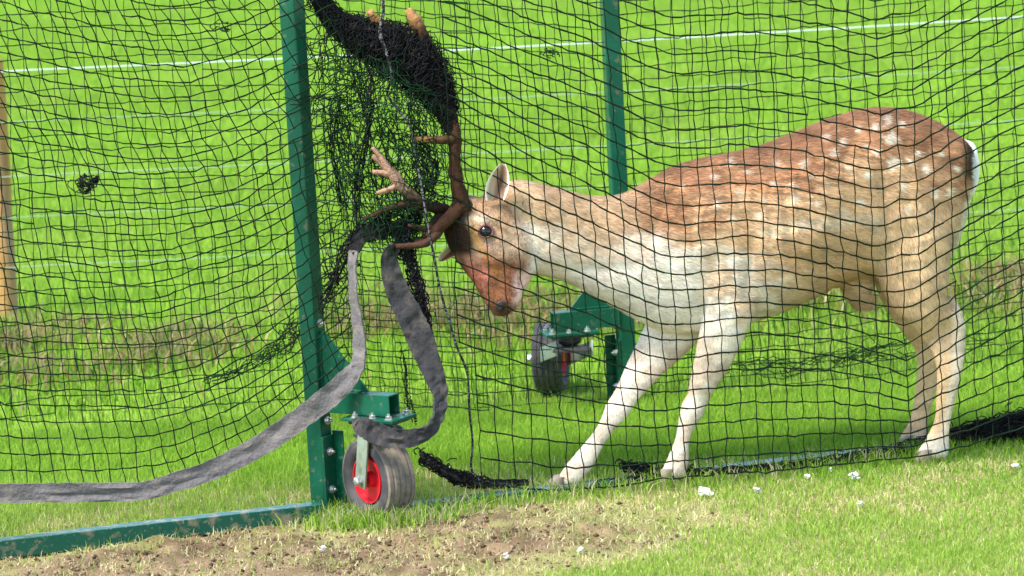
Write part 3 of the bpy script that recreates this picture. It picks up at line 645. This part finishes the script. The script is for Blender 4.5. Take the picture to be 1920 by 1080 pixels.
# --- back net, far side of the cage
bk = props(empty('sports_net', P2 + np.array([.4, .1, 0])), 'dark green square mesh net hanging straight behind the deer, far side of the cage', 'net', 'nets of the cage')
cx = np.arange(560, 2120, 27.5); n_r = 34; t = np.linspace(0, 1, n_r)[:, None]; X0 = np.tile(cx[None], (n_r, 1))
topy = np.interp(cx, [560, 860, 1140, 1500, 1920, 2120], [-160, -100, -70, -95, -135, -155]); boty = np.interp(cx, [560, 860, 1140, 1500, 1920, 2120], [760, 765, 748, 720, 660, 640])
PYb = topy[None] * (1 - t) + boty[None] * t; Xb = X0 + (PYb - 400) * .05
Yb = np.interp(Xb, [560, 1150, 2000], [10.25, 10.36, 10.75]) + (fbm(Xb, PYb, 300, 91) - .5) * .15
net(Xb, PYb, Yb, bk, .0021, 'cord_far', rc=.0015)
wander([(1330, 700, 18, 10.3), (1450, 690, 22, 10.3), (1560, 672, 20, 10.4), (1680, 655, 18, 10.5), (1860, 630, 16, 10.6)], 26, .8, .0017, 'folded_hem', 'cord_far', bk)
# --- left side: straight net behind
lb = props(empty('sports_net', ground(200, 800)), 'taut dark mesh net with level rows on the left, behind the sagging one', 'net', 'nets of the cage')
cx = np.arange(-110, 900, 28.0); n_r = 30; t = np.linspace(0, 1, n_r)[:, None]; ty = np.interp(cx, [-110, 300, 600, 900], [-55, -70, -66, -50]); by = np.interp(cx, [-110, 100, 300, 600, 900], [800, 770, 765, 742, 770])
PYl = ty[None] * (1 - t) + by[None] * t; Xl = np.tile(cx[None], (n_r, 1)) + (PYl - 400) * .05
Yl = 10.05 + (fbm(Xl, PYl, 260, 93) - .5) * .15
net(Xl, PYl, Yl, lb, .0021, 'cord_far', rc=.0015)
wander([(380, 715, 10, 9.9), (450, 690, 16, 9.9), (520, 650, 22, 9.85), (560, 615, 20, 9.8), (600, 560, 30, 9.7), (640, 500, 32, 9.5)], 44, .8, .0017, 'fold', 'cord_far', lb)
wander([(150, 350, 14, 9.85), (162, 345, 17, 9.85), (185, 330, 8, 9.85)], 34, .6, .0018, 'knot', 'black', lb); wander([(1020, 96, 8, 9.85), (1040, 102, 10, 9.85)], 9, .6, .0016, 'knot', 'cord_far', lb); wander([(385, 48, 10, 9.85), (415, 52, 12, 9.85), (430, 56, 6, 9.85)], 10, .6, .0016, 'knot', 'cord_far', lb)
# --- left side: sagging net in front, sewn to the webbing hem
lf = props(empty('sports_net', ground(300, 930)), 'sagging dark mesh net on the left with a muddy grey webbing hem', 'net', 'nets of the cage')
Tprof = ([-160, 0, 100, 200, 300, 350, 450, 520, 560, 640, 700], [-130, -90, -62, -35, -18, -18, -40, -70, -90, -130, -150])
Bprof = ([-160, 0, 60, 150, 270, 330, 400, 480, 560, 620, 662, 700], [915, 912, 916, 912, 905, 890, 865, 825, 768, 720, 684, 660])
n_r = 33; cb = np.arange(-420, 1000, 27.0); t = np.linspace(0, 1, n_r)[:, None]
lean = np.interp(t[:, 0] * 1000 - 80, [-80, 300, 920], [-150, 0, 120])[:, None]
Xf = cb[None] + lean + (fbm(np.tile(cb[None], (n_r, 1)), t * 900 + np.zeros((1, len(cb))), 170, 95) - .5) * 46
PYf = np.interp(Xf, *Tprof) * (1 - t) + np.interp(Xf, *Bprof) * t + (fbm(Xf, t * 900 + 0 * Xf, 150, 96) - .5) * 26 * np.sin(math.pi * t)
Yf = np.interp(Xf, [-100, 300, 520, 600, 680], [8.92, 8.93, 8.95, 8.97, 9.0]) + (fbm(Xf, PYf, 220, 97) - .5) * .10 * smooth(560, 480, Xf)
Yf = np.minimum(Yf, np.where(Xf > 530, 8.965, 99))
xr = np.interp(PYf, [-100, 100, 300, 450, 560, 700], [610, 640, 655, 664, 664, 664])
net(Xf, PYf, Yf, lf, .0023, 'cord', .014, (Xf < xr + 12) & (Xf > -150), rc=.0018)
strap([(-160, 926, 36, 8.86, .0), (-60, 926, 37, 8.86, 0), (60, 924, 36, 8.86, 0), (150, 923, 36, 8.86, 0), (265, 921, 34, 8.87, 0), (330, 903, 36, 8.87, 0), (400, 880, 38, 8.88, 0), (480, 840, 40, 8.89, 0), (560, 787, 41, 8.90, .0), (615, 745, 42, 8.90, 0), (650, 712, 38, 8.90, .01), (671, 682, 24, 8.90, .03), (674, 640, 22, 8.91, .03), (667, 580, 18, 8.92, .03), (661, 520, 17, 8.93, .03), (662, 470, 18, 8.94, .03)], 'strap', 'hem', lf)
strap([(662, 476, 18, 8.942, .03), (676, 448, 22, 8.95, .02), (700, 433, 30, 8.96, .0), (728, 436, 28, 8.98, .0)], 'black', 'hem_end', lf)
# --- front net draped across the deer
fn = props(empty('sports_net', ground(1400, 880)), 'black mesh net draped across the deer and stretched over its back', 'net', 'nets of the cage')
Gp = ([840, 870, 930, 1000, 1100, 1200, 1260, 1300, 1380, 1450, 1520, 1600, 1650, 1690, 1712, 1780, 1850, 1920, 2080], [-215, -195, -165, -125, -80, -25, 0, 0, -8, -2, 10, 30, 42, 25, 28, -10, -48, -84, -160])
Bp = ([840, 880, 950, 1050, 1160, 1250, 1300, 1400, 1500, 1620, 1720, 1800, 1920, 2080], [900, 905, 912, 918, 912, 897, 893, 884, 878, 866, 856, 838, 802, 770])
n_top, n_bot = 15, 16; tt = np.concatenate([np.linspace(0, .5, n_top, endpoint=False), np.linspace(.5, 1, n_bot)])[:, None]; n_r = len(tt)
cb = np.concatenate([np.arange(840, 1660, 29.5), np.arange(1660, 2110, 31)]); Xn = np.tile(cb[None], (n_r, 1)).astype(float)
yest = -90 + 1000 * tt; Xn = Xn + (yest - 420) * np.interp(Xn, [840, 1000, 1200, 1300, 2000], [.06, .10, .09, .05, .03])
Gx = np.interp(Xn, *Gp); Ty = -110 + Gx * np.interp(Xn, [840, 1200, 1500, 2000], [.55, .7, 1, 1]); My = 420 + Gx; By = np.interp(Xn, *Bp)
G2 = np.interp(Xn, [840, 960, 1100, 1230, 1300, 1350, 1450, 1560, 1660, 1705, 1760, 1860, 1920, 2080], [-150, -100, -50, 0, -2, -10, -15, -5, 22, 40, -5, -66, -96, -170]); My2 = 655 + G2
def lerp3(t):
    a = Ty + (My - Ty) * t * 2; b = My + (My2 - My) * (t - .5) * 4; c = My2 + (By - My2) * (t - .75) * 4
    return np.where(t < .5, a, np.where(t < .75, b, c))
PYn = lerp3(tt)
Yn = np.interp(Xn, [840, 1000, 1300, 1700, 2000], [9.02, 9.0, 9.06, 9.16, 9.22]) + (fbm(Xn, PYn, 200, 98) - .5) * .05
xl = np.interp(PYn, [-120, 100, 260, 420, 500, 570, 640, 700, 770, 880, 930], [720, 760, 850, 825, 822, 838, 852, 874, 882, 886, 890])
net(Xn, PYn, Yn, fn, .0027, 'cord', .010, Xn > xl - 4, front=True, rc=.0019)
rope = [(716, -20, 9.02), (719, 22, 9.0), (712, 60, 8.99), (722, 92, 8.98), (735, 142, 8.98), (726, 175, 9.0), (745, 205, 9.0), (768, 235, 8.97), (780, 290, 8.96), (790, 350, 8.94), (802, 420, 8.93), (815, 490, 8.93), (827, 550, 8.94), (845, 610, 8.95), (858, 655, 8.95), (876, 700, 8.96), (880, 770, 8.97), (886, 830, 8.98), (884, 880, 8.99), (905, 905, 9.0)]
MB().tube([at(*q) for q in rope], [.0046] * 4 + [.0036] * 6 + [.0034] * 4 + [.0034] * 6, 8, 6, .12).build('edge_rope', M['rope'], fn)
wander([(1120, 905, 6, 9.13), (1180, 902, 9, 9.13), (1240, 896, 9, 9.14), (1290, 888, 7, 9.15), (1380, 884, 9, 9.17), (1470, 878, 10, 9.19), (1560, 869, 13, 9.22), (1640, 858, 17, 9.26), (1700, 850, 19, 9.29)], 210, .7, .0015, 'gathered_hem', 'black', fn, loops=.8)
wander([(1690, 848, 18, 9.36), (1800, 822, 22, 9.38), (1960, 785, 28, 9.4)], 130, .7, .0017, 'gathered_hem', 'black', fn, loops=.7)
# --- bundled netting over the antlers, hanging curtain below it, dark rolls
bn = props(empty('bundled_net', at(760, 110, 9.08)), 'thick black twisted bundle of netting wound around the upper antler', 'net')
core = [(575, -30, 14, 9.1), (610, 18, 16, 9.1), (650, 55, 24, 9.1), (700, 78, 32, 9.09), (750, 100, 42, 9.09), (792, 130, 38, 9.08), (818, 172, 28, 9.08), (838, 215, 15, 9.07), (850, 255, 7, 9.06)]
rings = []; A = catmull(np.array(core, float), 5)
for i, a in enumerate(A):
    d = unit(np.gradient(A[:, :2], axis=0)[i]); nn = np.array([d[1], -d[0]]); c = at(a[0], a[1], a[3]); e = at(*(a[:2] + nn * a[2]), a[3]) - c
    rings.append([c + (e * math.cos(q) + np.array([0, 1, 0]) * np.linalg.norm(e) * .7 * math.sin(q)) * (.72 + .4 * vnoise(i * .6, k * .9, 1, 33)) for k, q in enumerate(np.arange(16) * math.pi / 8)])
MB().loft(rings).build('core', M['black'], bn)
wander([(a, b, c * 1.18, d) for a, b, c, d in core], 900, .85, .0014, 'strands', 'black', bn, loops=.7)
tn = props(empty('tangled_net', at(740, 300, 9.0)), 'ragged curtain of crumpled mesh hanging from the bundle round the antlers', 'net')
n_r, n_c = 26, 21; t = np.linspace(0, 1, n_r)[:, None]; u = np.linspace(0, 1, n_c)[None]
Lx = np.interp(t, [0, .3, .6, 1], [640, 625, 640, 690]); Rx = np.interp(t, [0, .25, .5, .8, 1], [830, 850, 838, 800, 800]); Xc = Lx * (1 - u) + Rx * u
ytop = np.interp(Xc, [600, 700, 780, 830, 870], [90, 110, 150, 210, 260]); PYc = ytop * (1 - t) + np.interp(Xc, [620, 720, 800], [430, 480, 470]) * t
Xc = Xc + (fbm(Xc, PYc, 60, 101) - .5) * 70; PYc = PYc + (fbm(Xc, PYc, 50, 102) - .5) * 70
for q, yo in ((0, 9.02), (1, 9.1), (-1, 8.945)): net(Xc + rng.normal(size=Xc.shape) * 5 + q * 14, PYc + rng.normal(size=Xc.shape) * 5, yo + (fbm(Xc, PYc, 70, 103 + q) - .5) * .16, tn, .0013, 'cord_far', .14, name='mesh')
wander([(700, 130, 8, 9.0), (690, 220, 8, 9.0), (672, 320, 9, 9.0), (668, 430, 9, 8.98), (664, 470, 6, 8.96)], 26, .8, .0018, 'fold', 'black', tn); wander([(770, 180, 8, 9.0), (790, 270, 24, 9.02), (795, 330, 26, 9.02), (785, 390, 18, 9.02), (765, 440, 14, 9.02)], 64, .8, .0019, 'fold', 'black', tn)
wander([(640, 170, 9, 9.05), (625, 270, 9, 9.05), (640, 380, 8, 9.05)], 18, .8, .0017, 'fold', 'cord', tn)
wander([(600, 585, 8, 8.97), (625, 530, 10, 8.97), (650, 470, 12, 8.97), (690, 420, 12, 8.97), (740, 390, 14, 8.98), (770, 380, 12, 8.98)], 50, .8, .0018, 'fold', 'black', tn)
# loose strands pulled from the bundle towards the post, and a thin veil beside it
pl_ = []
for k in range(46):
    a = np.array([rng.uniform(600, 760), 0, 0]); a[1] = np.interp(a[0], [600, 700, 760], [20, 85, 120]) + rng.uniform(-5, 25)
    b = np.array([rng.uniform(535, 640), a[1] + rng.uniform(20, 190)]) if k < 26 else np.array([rng.uniform(640, 800), rng.uniform(250, 470)])
    q = [at(a[0] + (b[0] - a[0]) * t + rng.normal() * 3, a[1] + (b[1] - a[1]) * t + 14 * math.sin(math.pi * t) + rng.normal() * 3, 9.05 - .07 * t) for t in np.linspace(0, 1, 9)]; pl_.append(np.array(q))
props(link('strands', cords(pl_, .0014, 'strands', np.concatenate(pl_)[::3], .0026), M['cord'], tn, False), kind='stuff')
tv = np.linspace(0, 1, 24)[:, None]; uv = np.linspace(0, 1, 8)[None]; Xv = 600 + 70 * uv + 34 * (tv - .5) + (fbm(uv * 90 + 0 * tv, tv * 500 + 0 * uv, 60, 111) - .5) * 60; Yv = 90 + 520 * tv + (fbm(uv * 90 + 0 * tv, tv * 500 + 0 * uv, 50, 112) - .5) * 60
net(Xv, Yv, 9.06 + (fbm(Xv, Yv, 60, 113) - .5) * .1, tn, .0013, 'cord', .12, name='veil')
rl = props(empty('loose_strap', at(770, 600, 8.95)), 'broad grey webbing strap dangling from the antler and looped round the castor', 'strap')
strap([(742, 458, 16, 8.93, .02), (730, 482, 30, 8.93, .0), (736, 520, 40, 8.93, .0), (752, 560, 46, 8.93, 0), (772, 600, 50, 8.92, 0), (790, 640, 50, 8.92, 0), (805, 680, 44, 8.91, .0), (819, 715, 34, 8.90, .02), (826, 748, 24, 8.88, .03), (822, 778, 20, 8.84, .03), (806, 806, 24, 8.81, .02), (778, 820, 32, 8.79, .0), (740, 822, 35, 8.78, 0), (705, 812, 40, 8.79, .0), (676, 797, 34, 8.80, .0), (664, 786, 12, 8.82, 0)], 'strapdark', 'webbing', rl, th=.006, wr=.006)
wander([(742, 400, 14, 8.97), (755, 440, 16, 8.97), (768, 490, 15, 8.96), (782, 540, 16, 8.955), (796, 600, 13, 8.95), (806, 640, 7, 8.94)], 120, .7, .0020, 'net_roll', 'black', rl)
wander([(684, 445, 14, 8.98), (705, 432, 16, 8.98), (735, 430, 12, 8.98), (752, 450, 12, 8.98), (745, 470, 10, 8.96)], 60, .7, .0020, 'net_roll', 'black', rl)
wander([(752, 640, 5, 8.97), (758, 700, 6, 8.97), (766, 752, 7, 8.95), (778, 790, 6, 8.93)], 14, .7, .0016, 'net_roll', 'cord', rl)
gb = props(empty('bundled_net', ground(860, 890)), 'dirty black roll of netting lying on the grass just right of the front castor', 'net')
gp = [(786, 848, 9, 9.12), (812, 870, 12, 9.12), (845, 888, 13, 9.12), (880, 900, 14, 9.13), (925, 908, 9, 9.13), (990, 905, 6, 9.13)]
rings = []; A = catmull(np.array(gp, float), 5)
for i, a in enumerate(A):
    c = at(a[0], a[1], a[3]); e = a[2] / 660 * .72; c[2] = max(c[2], .01); rings.append([c + np.array([0, math.cos(q), math.sin(q)]) * e * (.7 + .6 * vnoise(i * .7, k, 1, 35)) for k, q in enumerate(np.arange(12) * math.pi / 6)])
MB().loft(rings).build('core', M['strapdark'], gb); wander(gp, 110, .8, .0021, 'strands', 'black', gb)
gb2 = props(empty('bundled_net', ground(1880, 815)), 'heap of dark netting gathered on the grass behind the hind hooves', 'net')
wander([(1690, 846, 15, 9.42), (1790, 826, 19, 9.4), (1860, 806, 22, 9.42), (1940, 788, 25, 9.45), (2060, 758, 26, 9.55)], 230, .9, .0016, 'strands', 'black', gb2, loops=1.3)
wander([(1160, 872, 8, 9.2), (1200, 880, 14, 9.18), (1240, 888, 15, 9.18), (1300, 880, 8, 9.18)], 60, .9, .0021, 'gathered_net', 'black', gb)

# ------------------------------------------------------------------ grass
def gz(X, Y):
    nw = smooth(7.2, 8, Y) * smooth(12, 10, Y) * smooth(3.2, 2.4, np.abs(X)); dmm = dirtmask(X, Y)
    return (fbm(X, Y, .5, 1) - .5) * .03 * nw + dmm * ((fbm(X, Y, .12, 2, 4) - .5) * .022) * nw - .014 * nw
def blades(name, X, Y, H, W, col, bend=.5, tipc=1.15, mt='grass', label=None, cat='grass'):
    n = len(X); Z = gz(X, Y); an = rng.random(n) * 6.283; ld = np.stack([np.cos(an), np.sin(an), np.zeros(n)], 1); fa = rng.normal(size=n) * .9
    sd = np.stack([np.cos(fa), np.sin(fa), np.zeros(n)], 1); b = (rng.random(n) ** 1.2 * bend)[:, None] * H[:, None]; dn = np.minimum(b / H[:, None], 1)
    B = np.stack([X, Y, Z], 1); up = np.array([[0, 0, 1.0]]); W = W[:, None]
    m1 = B + up * H[:, None] * .55 + ld * b * .3; tp = B + up * H[:, None] * (1 - .25 * dn) + ld * b
    V = np.stack([B - sd * W, B + sd * W, m1 + sd * W * .8, m1 - sd * W * .8, tp], 1).reshape(-1, 3); k = (np.arange(n) * 5)[:, None]
    c = np.repeat(col, 5, 0); me = mesh_np(name, V, [k + np.array([[0, 1, 2, 3]]), k + np.array([[3, 2, 4]])], np.clip(c, 0, .9))
    return props(link(name, me, M[mt], None, False), label, cat, kind='stuff')
G1, G2, G3, ST1, ST2 = np.array([.20, .37, .03]), np.array([.30, .47, .05]), np.array([.13, .31, .025]), np.array([.72, .66, .36]), np.array([.50, .38, .20])
# close turf
def sample(n, y0, y1, x0=None):
    Y = rng.uniform(y0, y1, n); hw = Y * .185 + .35; X = rng.uniform(-1, 1, n) * hw; return X, Y
X, Y = sample(270000, 7.75, 10.4); dmk = dirtmask(X, Y); stw = strawmask(X, Y)
ok = rng.random(len(X)) > np.clip(dmk * 1.05, 0, .80)
X, Y, dmk, stw = X[ok], Y[ok], dmk[ok], stw[ok]; n = len(X)
c = np.where((rng.random(n) < .5)[:, None], G1, G2) * (.7 + .6 * rng.random((n, 1))); g3 = fbm(X, Y, .25, 71)[:, None]; c = c * (1 - .35 * g3) + G3 * .35 * g3
tu = rng.random(n) < 0
ff = smooth(-20, 40, proj(np.stack([X, Y, np.zeros(n)], -1))[:, 1] - 890)[:, None]; c = c * (1 - .45 * ff) + np.array([.46, .56, .12]) * .45 * ff * (.7 + .6 * rng.random((n, 1)))
isst = rng.random(n) < np.clip(stw * .75 + dmk * .8, 0, .93); c[isst] = np.where((rng.random(isst.sum()) < .7)[:, None], ST1, ST2) * (.65 + .6 * rng.random((isst.sum(), 1)))
p = proj(np.stack([X, Y, np.zeros(n)], -1)); front = smooth(-20, 40, p[:, 1] - np.interp(p[:, 0], [-300, 0, 620, 1100, 1700, 2000], [1030, 1025, 955, 915, 862, 820])); Hh = (.022 + .03 * rng.random(n)) * (1 - .35 * front) * (.75 + .5 * fbm(X, Y, .3, 72)); Hh[isst] *= .8
behind = smooth(30, -30, p[:, 1] - np.interp(p[:, 0], [-300, 0, 620, 1100, 1700, 2000], [960, 950, 880, 850, 800, 760])); Hh = Hh * (1 + .15 * behind); gb_ = (~isst)[:, None] * behind[:, None] * .55; c = c * (1 - gb_) + np.array([.34, .53, .06]) * gb_ * (.85 + .3 * rng.random((n, 1)))
Bd = np.where(isst, 1.1, .9); lay = isst & (rng.random(n) < .75); Hh = np.where(lay, .006 + .012 * rng.random(n), Hh); Bd = np.where(lay, 1.2 + 4 * rng.random(n) * .012 / Hh, Bd)
blades('lawn_grass', X, Y, Hh, .0010 + .0011 * rng.random(n), c, Bd[:, None] if False else Bd, label='short green and straw coloured turf around the hooves and castor')
tx = np.concatenate([rng.normal(W1[0], .10, 1500), rng.normal(P1[0], .09, 700), rng.uniform(-.3, 1.1, 1800)]); ty = np.concatenate([W1[1] - .10 + rng.normal(size=1500) * .035, P1[1] - .07 + rng.normal(size=700) * .05, np.interp(tx[2200:], [-.3, 1.1], [8.93, 9.28]) + rng.normal(size=1800) * .05])
n = len(tx); c = np.where((rng.random(n) < .6)[:, None], G1, G2) * (.7 + .6 * rng.random((n, 1))); q = rng.random(n) < .3; c[q] = ST1 * .8
blades('tuft_grass', tx, ty, .025 + .05 * rng.random(n) ** 1.5, .0013 + .0012 * rng.random(n), c, 1.1, label='longer grass tufts round the castor tyre and along the ground rail')
# meadow behind
n = 470000; Y = 10.3 * (36 / 10.3) ** (rng.random(n) ** .8); X = rng.uniform(-1, 1, n) * (Y * .185 + 2.4)
sc = Y / 10.0; c = np.where((rng.random(n) < .5)[:, None], G1, G2) * (.8 + .4 * rng.random((n, 1))); pm = fbm(X, Y * .5, 1.6, 73)[:, None]; pq = fbm(X, Y * .6, .5, 74)[:, None]; c = c * (1.42 - .5 * pm - .42 * pq); yl = smooth(.5, .75, fbm(X, Y * .6, .9, 75))[:, None]; c = c * (1 - .3 * yl) + np.array([.42, .48, .12]) * .3 * yl; lush = smooth(11, 16, Y)[:, None]; c = c * (1 - lush * .5) + np.array([.36, .53, .07]) * lush * .5
blades('meadow_grass', X, Y, (.028 + .028 * rng.random(n)) * np.minimum(sc, 1.3), (.0016 + .0014 * rng.random(n)) * sc, c, .8, label='even bright green meadow grass beyond the cage')
# dry weeds along the fence line
n = 110000; s = rng.uniform(-3.5, 4.5, n); off = rng.normal(size=n) * .34 - .80; Q = FB[None] + DIRF[None] * s[:, None]; X = Q[:, 0]; Y = Q[:, 1] + off
p = proj(np.stack([X, Y, np.zeros(n)], -1)); den = np.interp(p[:, 0], [-200, 0, 200, 300, 400, 560, 800, 1000, 1100, 1300, 1700, 1850, 1950], [1, 1, 1, .8, .45, .4, .8, .9, .5, .15, .15, .8, .8]) * np.clip(2.8 * (fbm(X, Y, .4, 81) - .33), 0, 1)
ok = rng.random(n) < den; X, Y = X[ok], Y[ok]; n = len(X); c = np.where((rng.random(n) < .55)[:, None], ST2, np.array([.34, .22, .09])) * (.6 + .7 * rng.random((n, 1))); gr = rng.random(n) < .4; c[gr] = np.where((rng.random(gr.sum()) < .5)[:, None], G1, np.array([.06, .17, .02])) * (.6 + .6 * rng.random((gr.sum(), 1)))
blades('dry_grass', X, Y, (.03 + .085 * rng.random(n) ** 2) * (.5 + fbm(X, Y, .3, 83)), .0022 + .003 * rng.random(n), c, 1.3, label='tan dry weeds growing along the foot of the wire fence')
# clods of soil
n = 9000; Y = rng.uniform(7.9, 9.1, n); X = rng.uniform(-1.9, 1.1, n); ok = rng.random(n) < dirtmask(X, Y) ** 1.3; X, Y = X[ok], Y[ok]; n = len(X); S = .002 + .008 * rng.random(n) ** 5 ; Z = gz(X, Y)
O = np.array([[1, 0, 0], [-1, 0, 0], [0, 1, 0], [0, -1, 0], [0, 0, .8], [0, 0, -.6], [.6, .6, .4], [-.6, .5, .5]]); KV = np.stack([X, Y, Z + .008], 1)[:, None] + O[None, :6] * S[:, None, None] * rng.uniform(.6, 1.3, (n, 6, 1))
T = np.array([[0, 2, 4], [2, 1, 4], [1, 3, 4], [3, 0, 4], [2, 0, 5], [1, 2, 5], [3, 1, 5], [0, 3, 5]]); cc = np.where((rng.random(n) < .6)[:, None], soil1, soil2) * (.6 + .6 * rng.random((n, 1)))
props(link('soil_crumbs', mesh_np('soil_crumbs', KV.reshape(-1, 3), [((np.arange(n) * 6)[:, None, None] + T[None]).reshape(-1, 3)], np.repeat(cc, 6, 0)), M['soil'], None, False), 'loose brown crumbs of trodden soil in front of the rail', 'soil', kind='stuff')
# ------------------------------------------------------------------ white scraps
SCR = [(1602, 898, 25, 'largest ragged white scrap on the grass below the deer\'s hind hooves'), (1322, 923, 32, 'flat white scrap on the grass right of the near front hoof'), (1420, 919, 18, 'small white scrap on straw grass midway along the deer\'s shadow side'),
       (1515, 896, 14, 'thin leaning white scrap left of the largest scrap'), (1559, 883, 11, 'tiny upright white scrap beside the gathered black hem'), (1086, 1032, 13, 'white scrap on the grass in front of the forward hoof, near the lower edge'), (950, 1042, 11, 'white scrap at the lower edge right of the bare soil'),
       (605, 1027, 12, 'white scrap lying on bare soil below the front castor'), (522, 959, 14, 'white scrap against the ground rail left of the front post'), (1904, 876, 18, 'rightmost white scrap on the grass'), (1613, 944, 11, 'dull white scrap below the largest scrap')]
for x, y, wp, lab in SCR:
    g = ground(x, y); g[2] = gz(np.array([g[0]]), np.array([g[1]]))[0] + .014; r = wp / 690 / 2 * .85; b = MB()
    for q in range(3):
        c0 = g + np.array([rng.normal() * r * .3, rng.normal() * r * .2, q * .004]); rings = []; n = 10; ph = rng.random() * 6
        base = [c0 + np.array([math.cos(a) * r * rng.uniform(.6, 1.1), math.sin(a) * r * .8 * rng.uniform(.6, 1.1), rng.normal() * r * .22]) for a in np.arange(n) * 2 * math.pi / n]; b.loft([base, [v + np.array([0, 0, .0015]) for v in base]])
    props(b.build('white_scrap', M['scrap'], None, False), lab, 'scrap', 'white scraps on the grass')
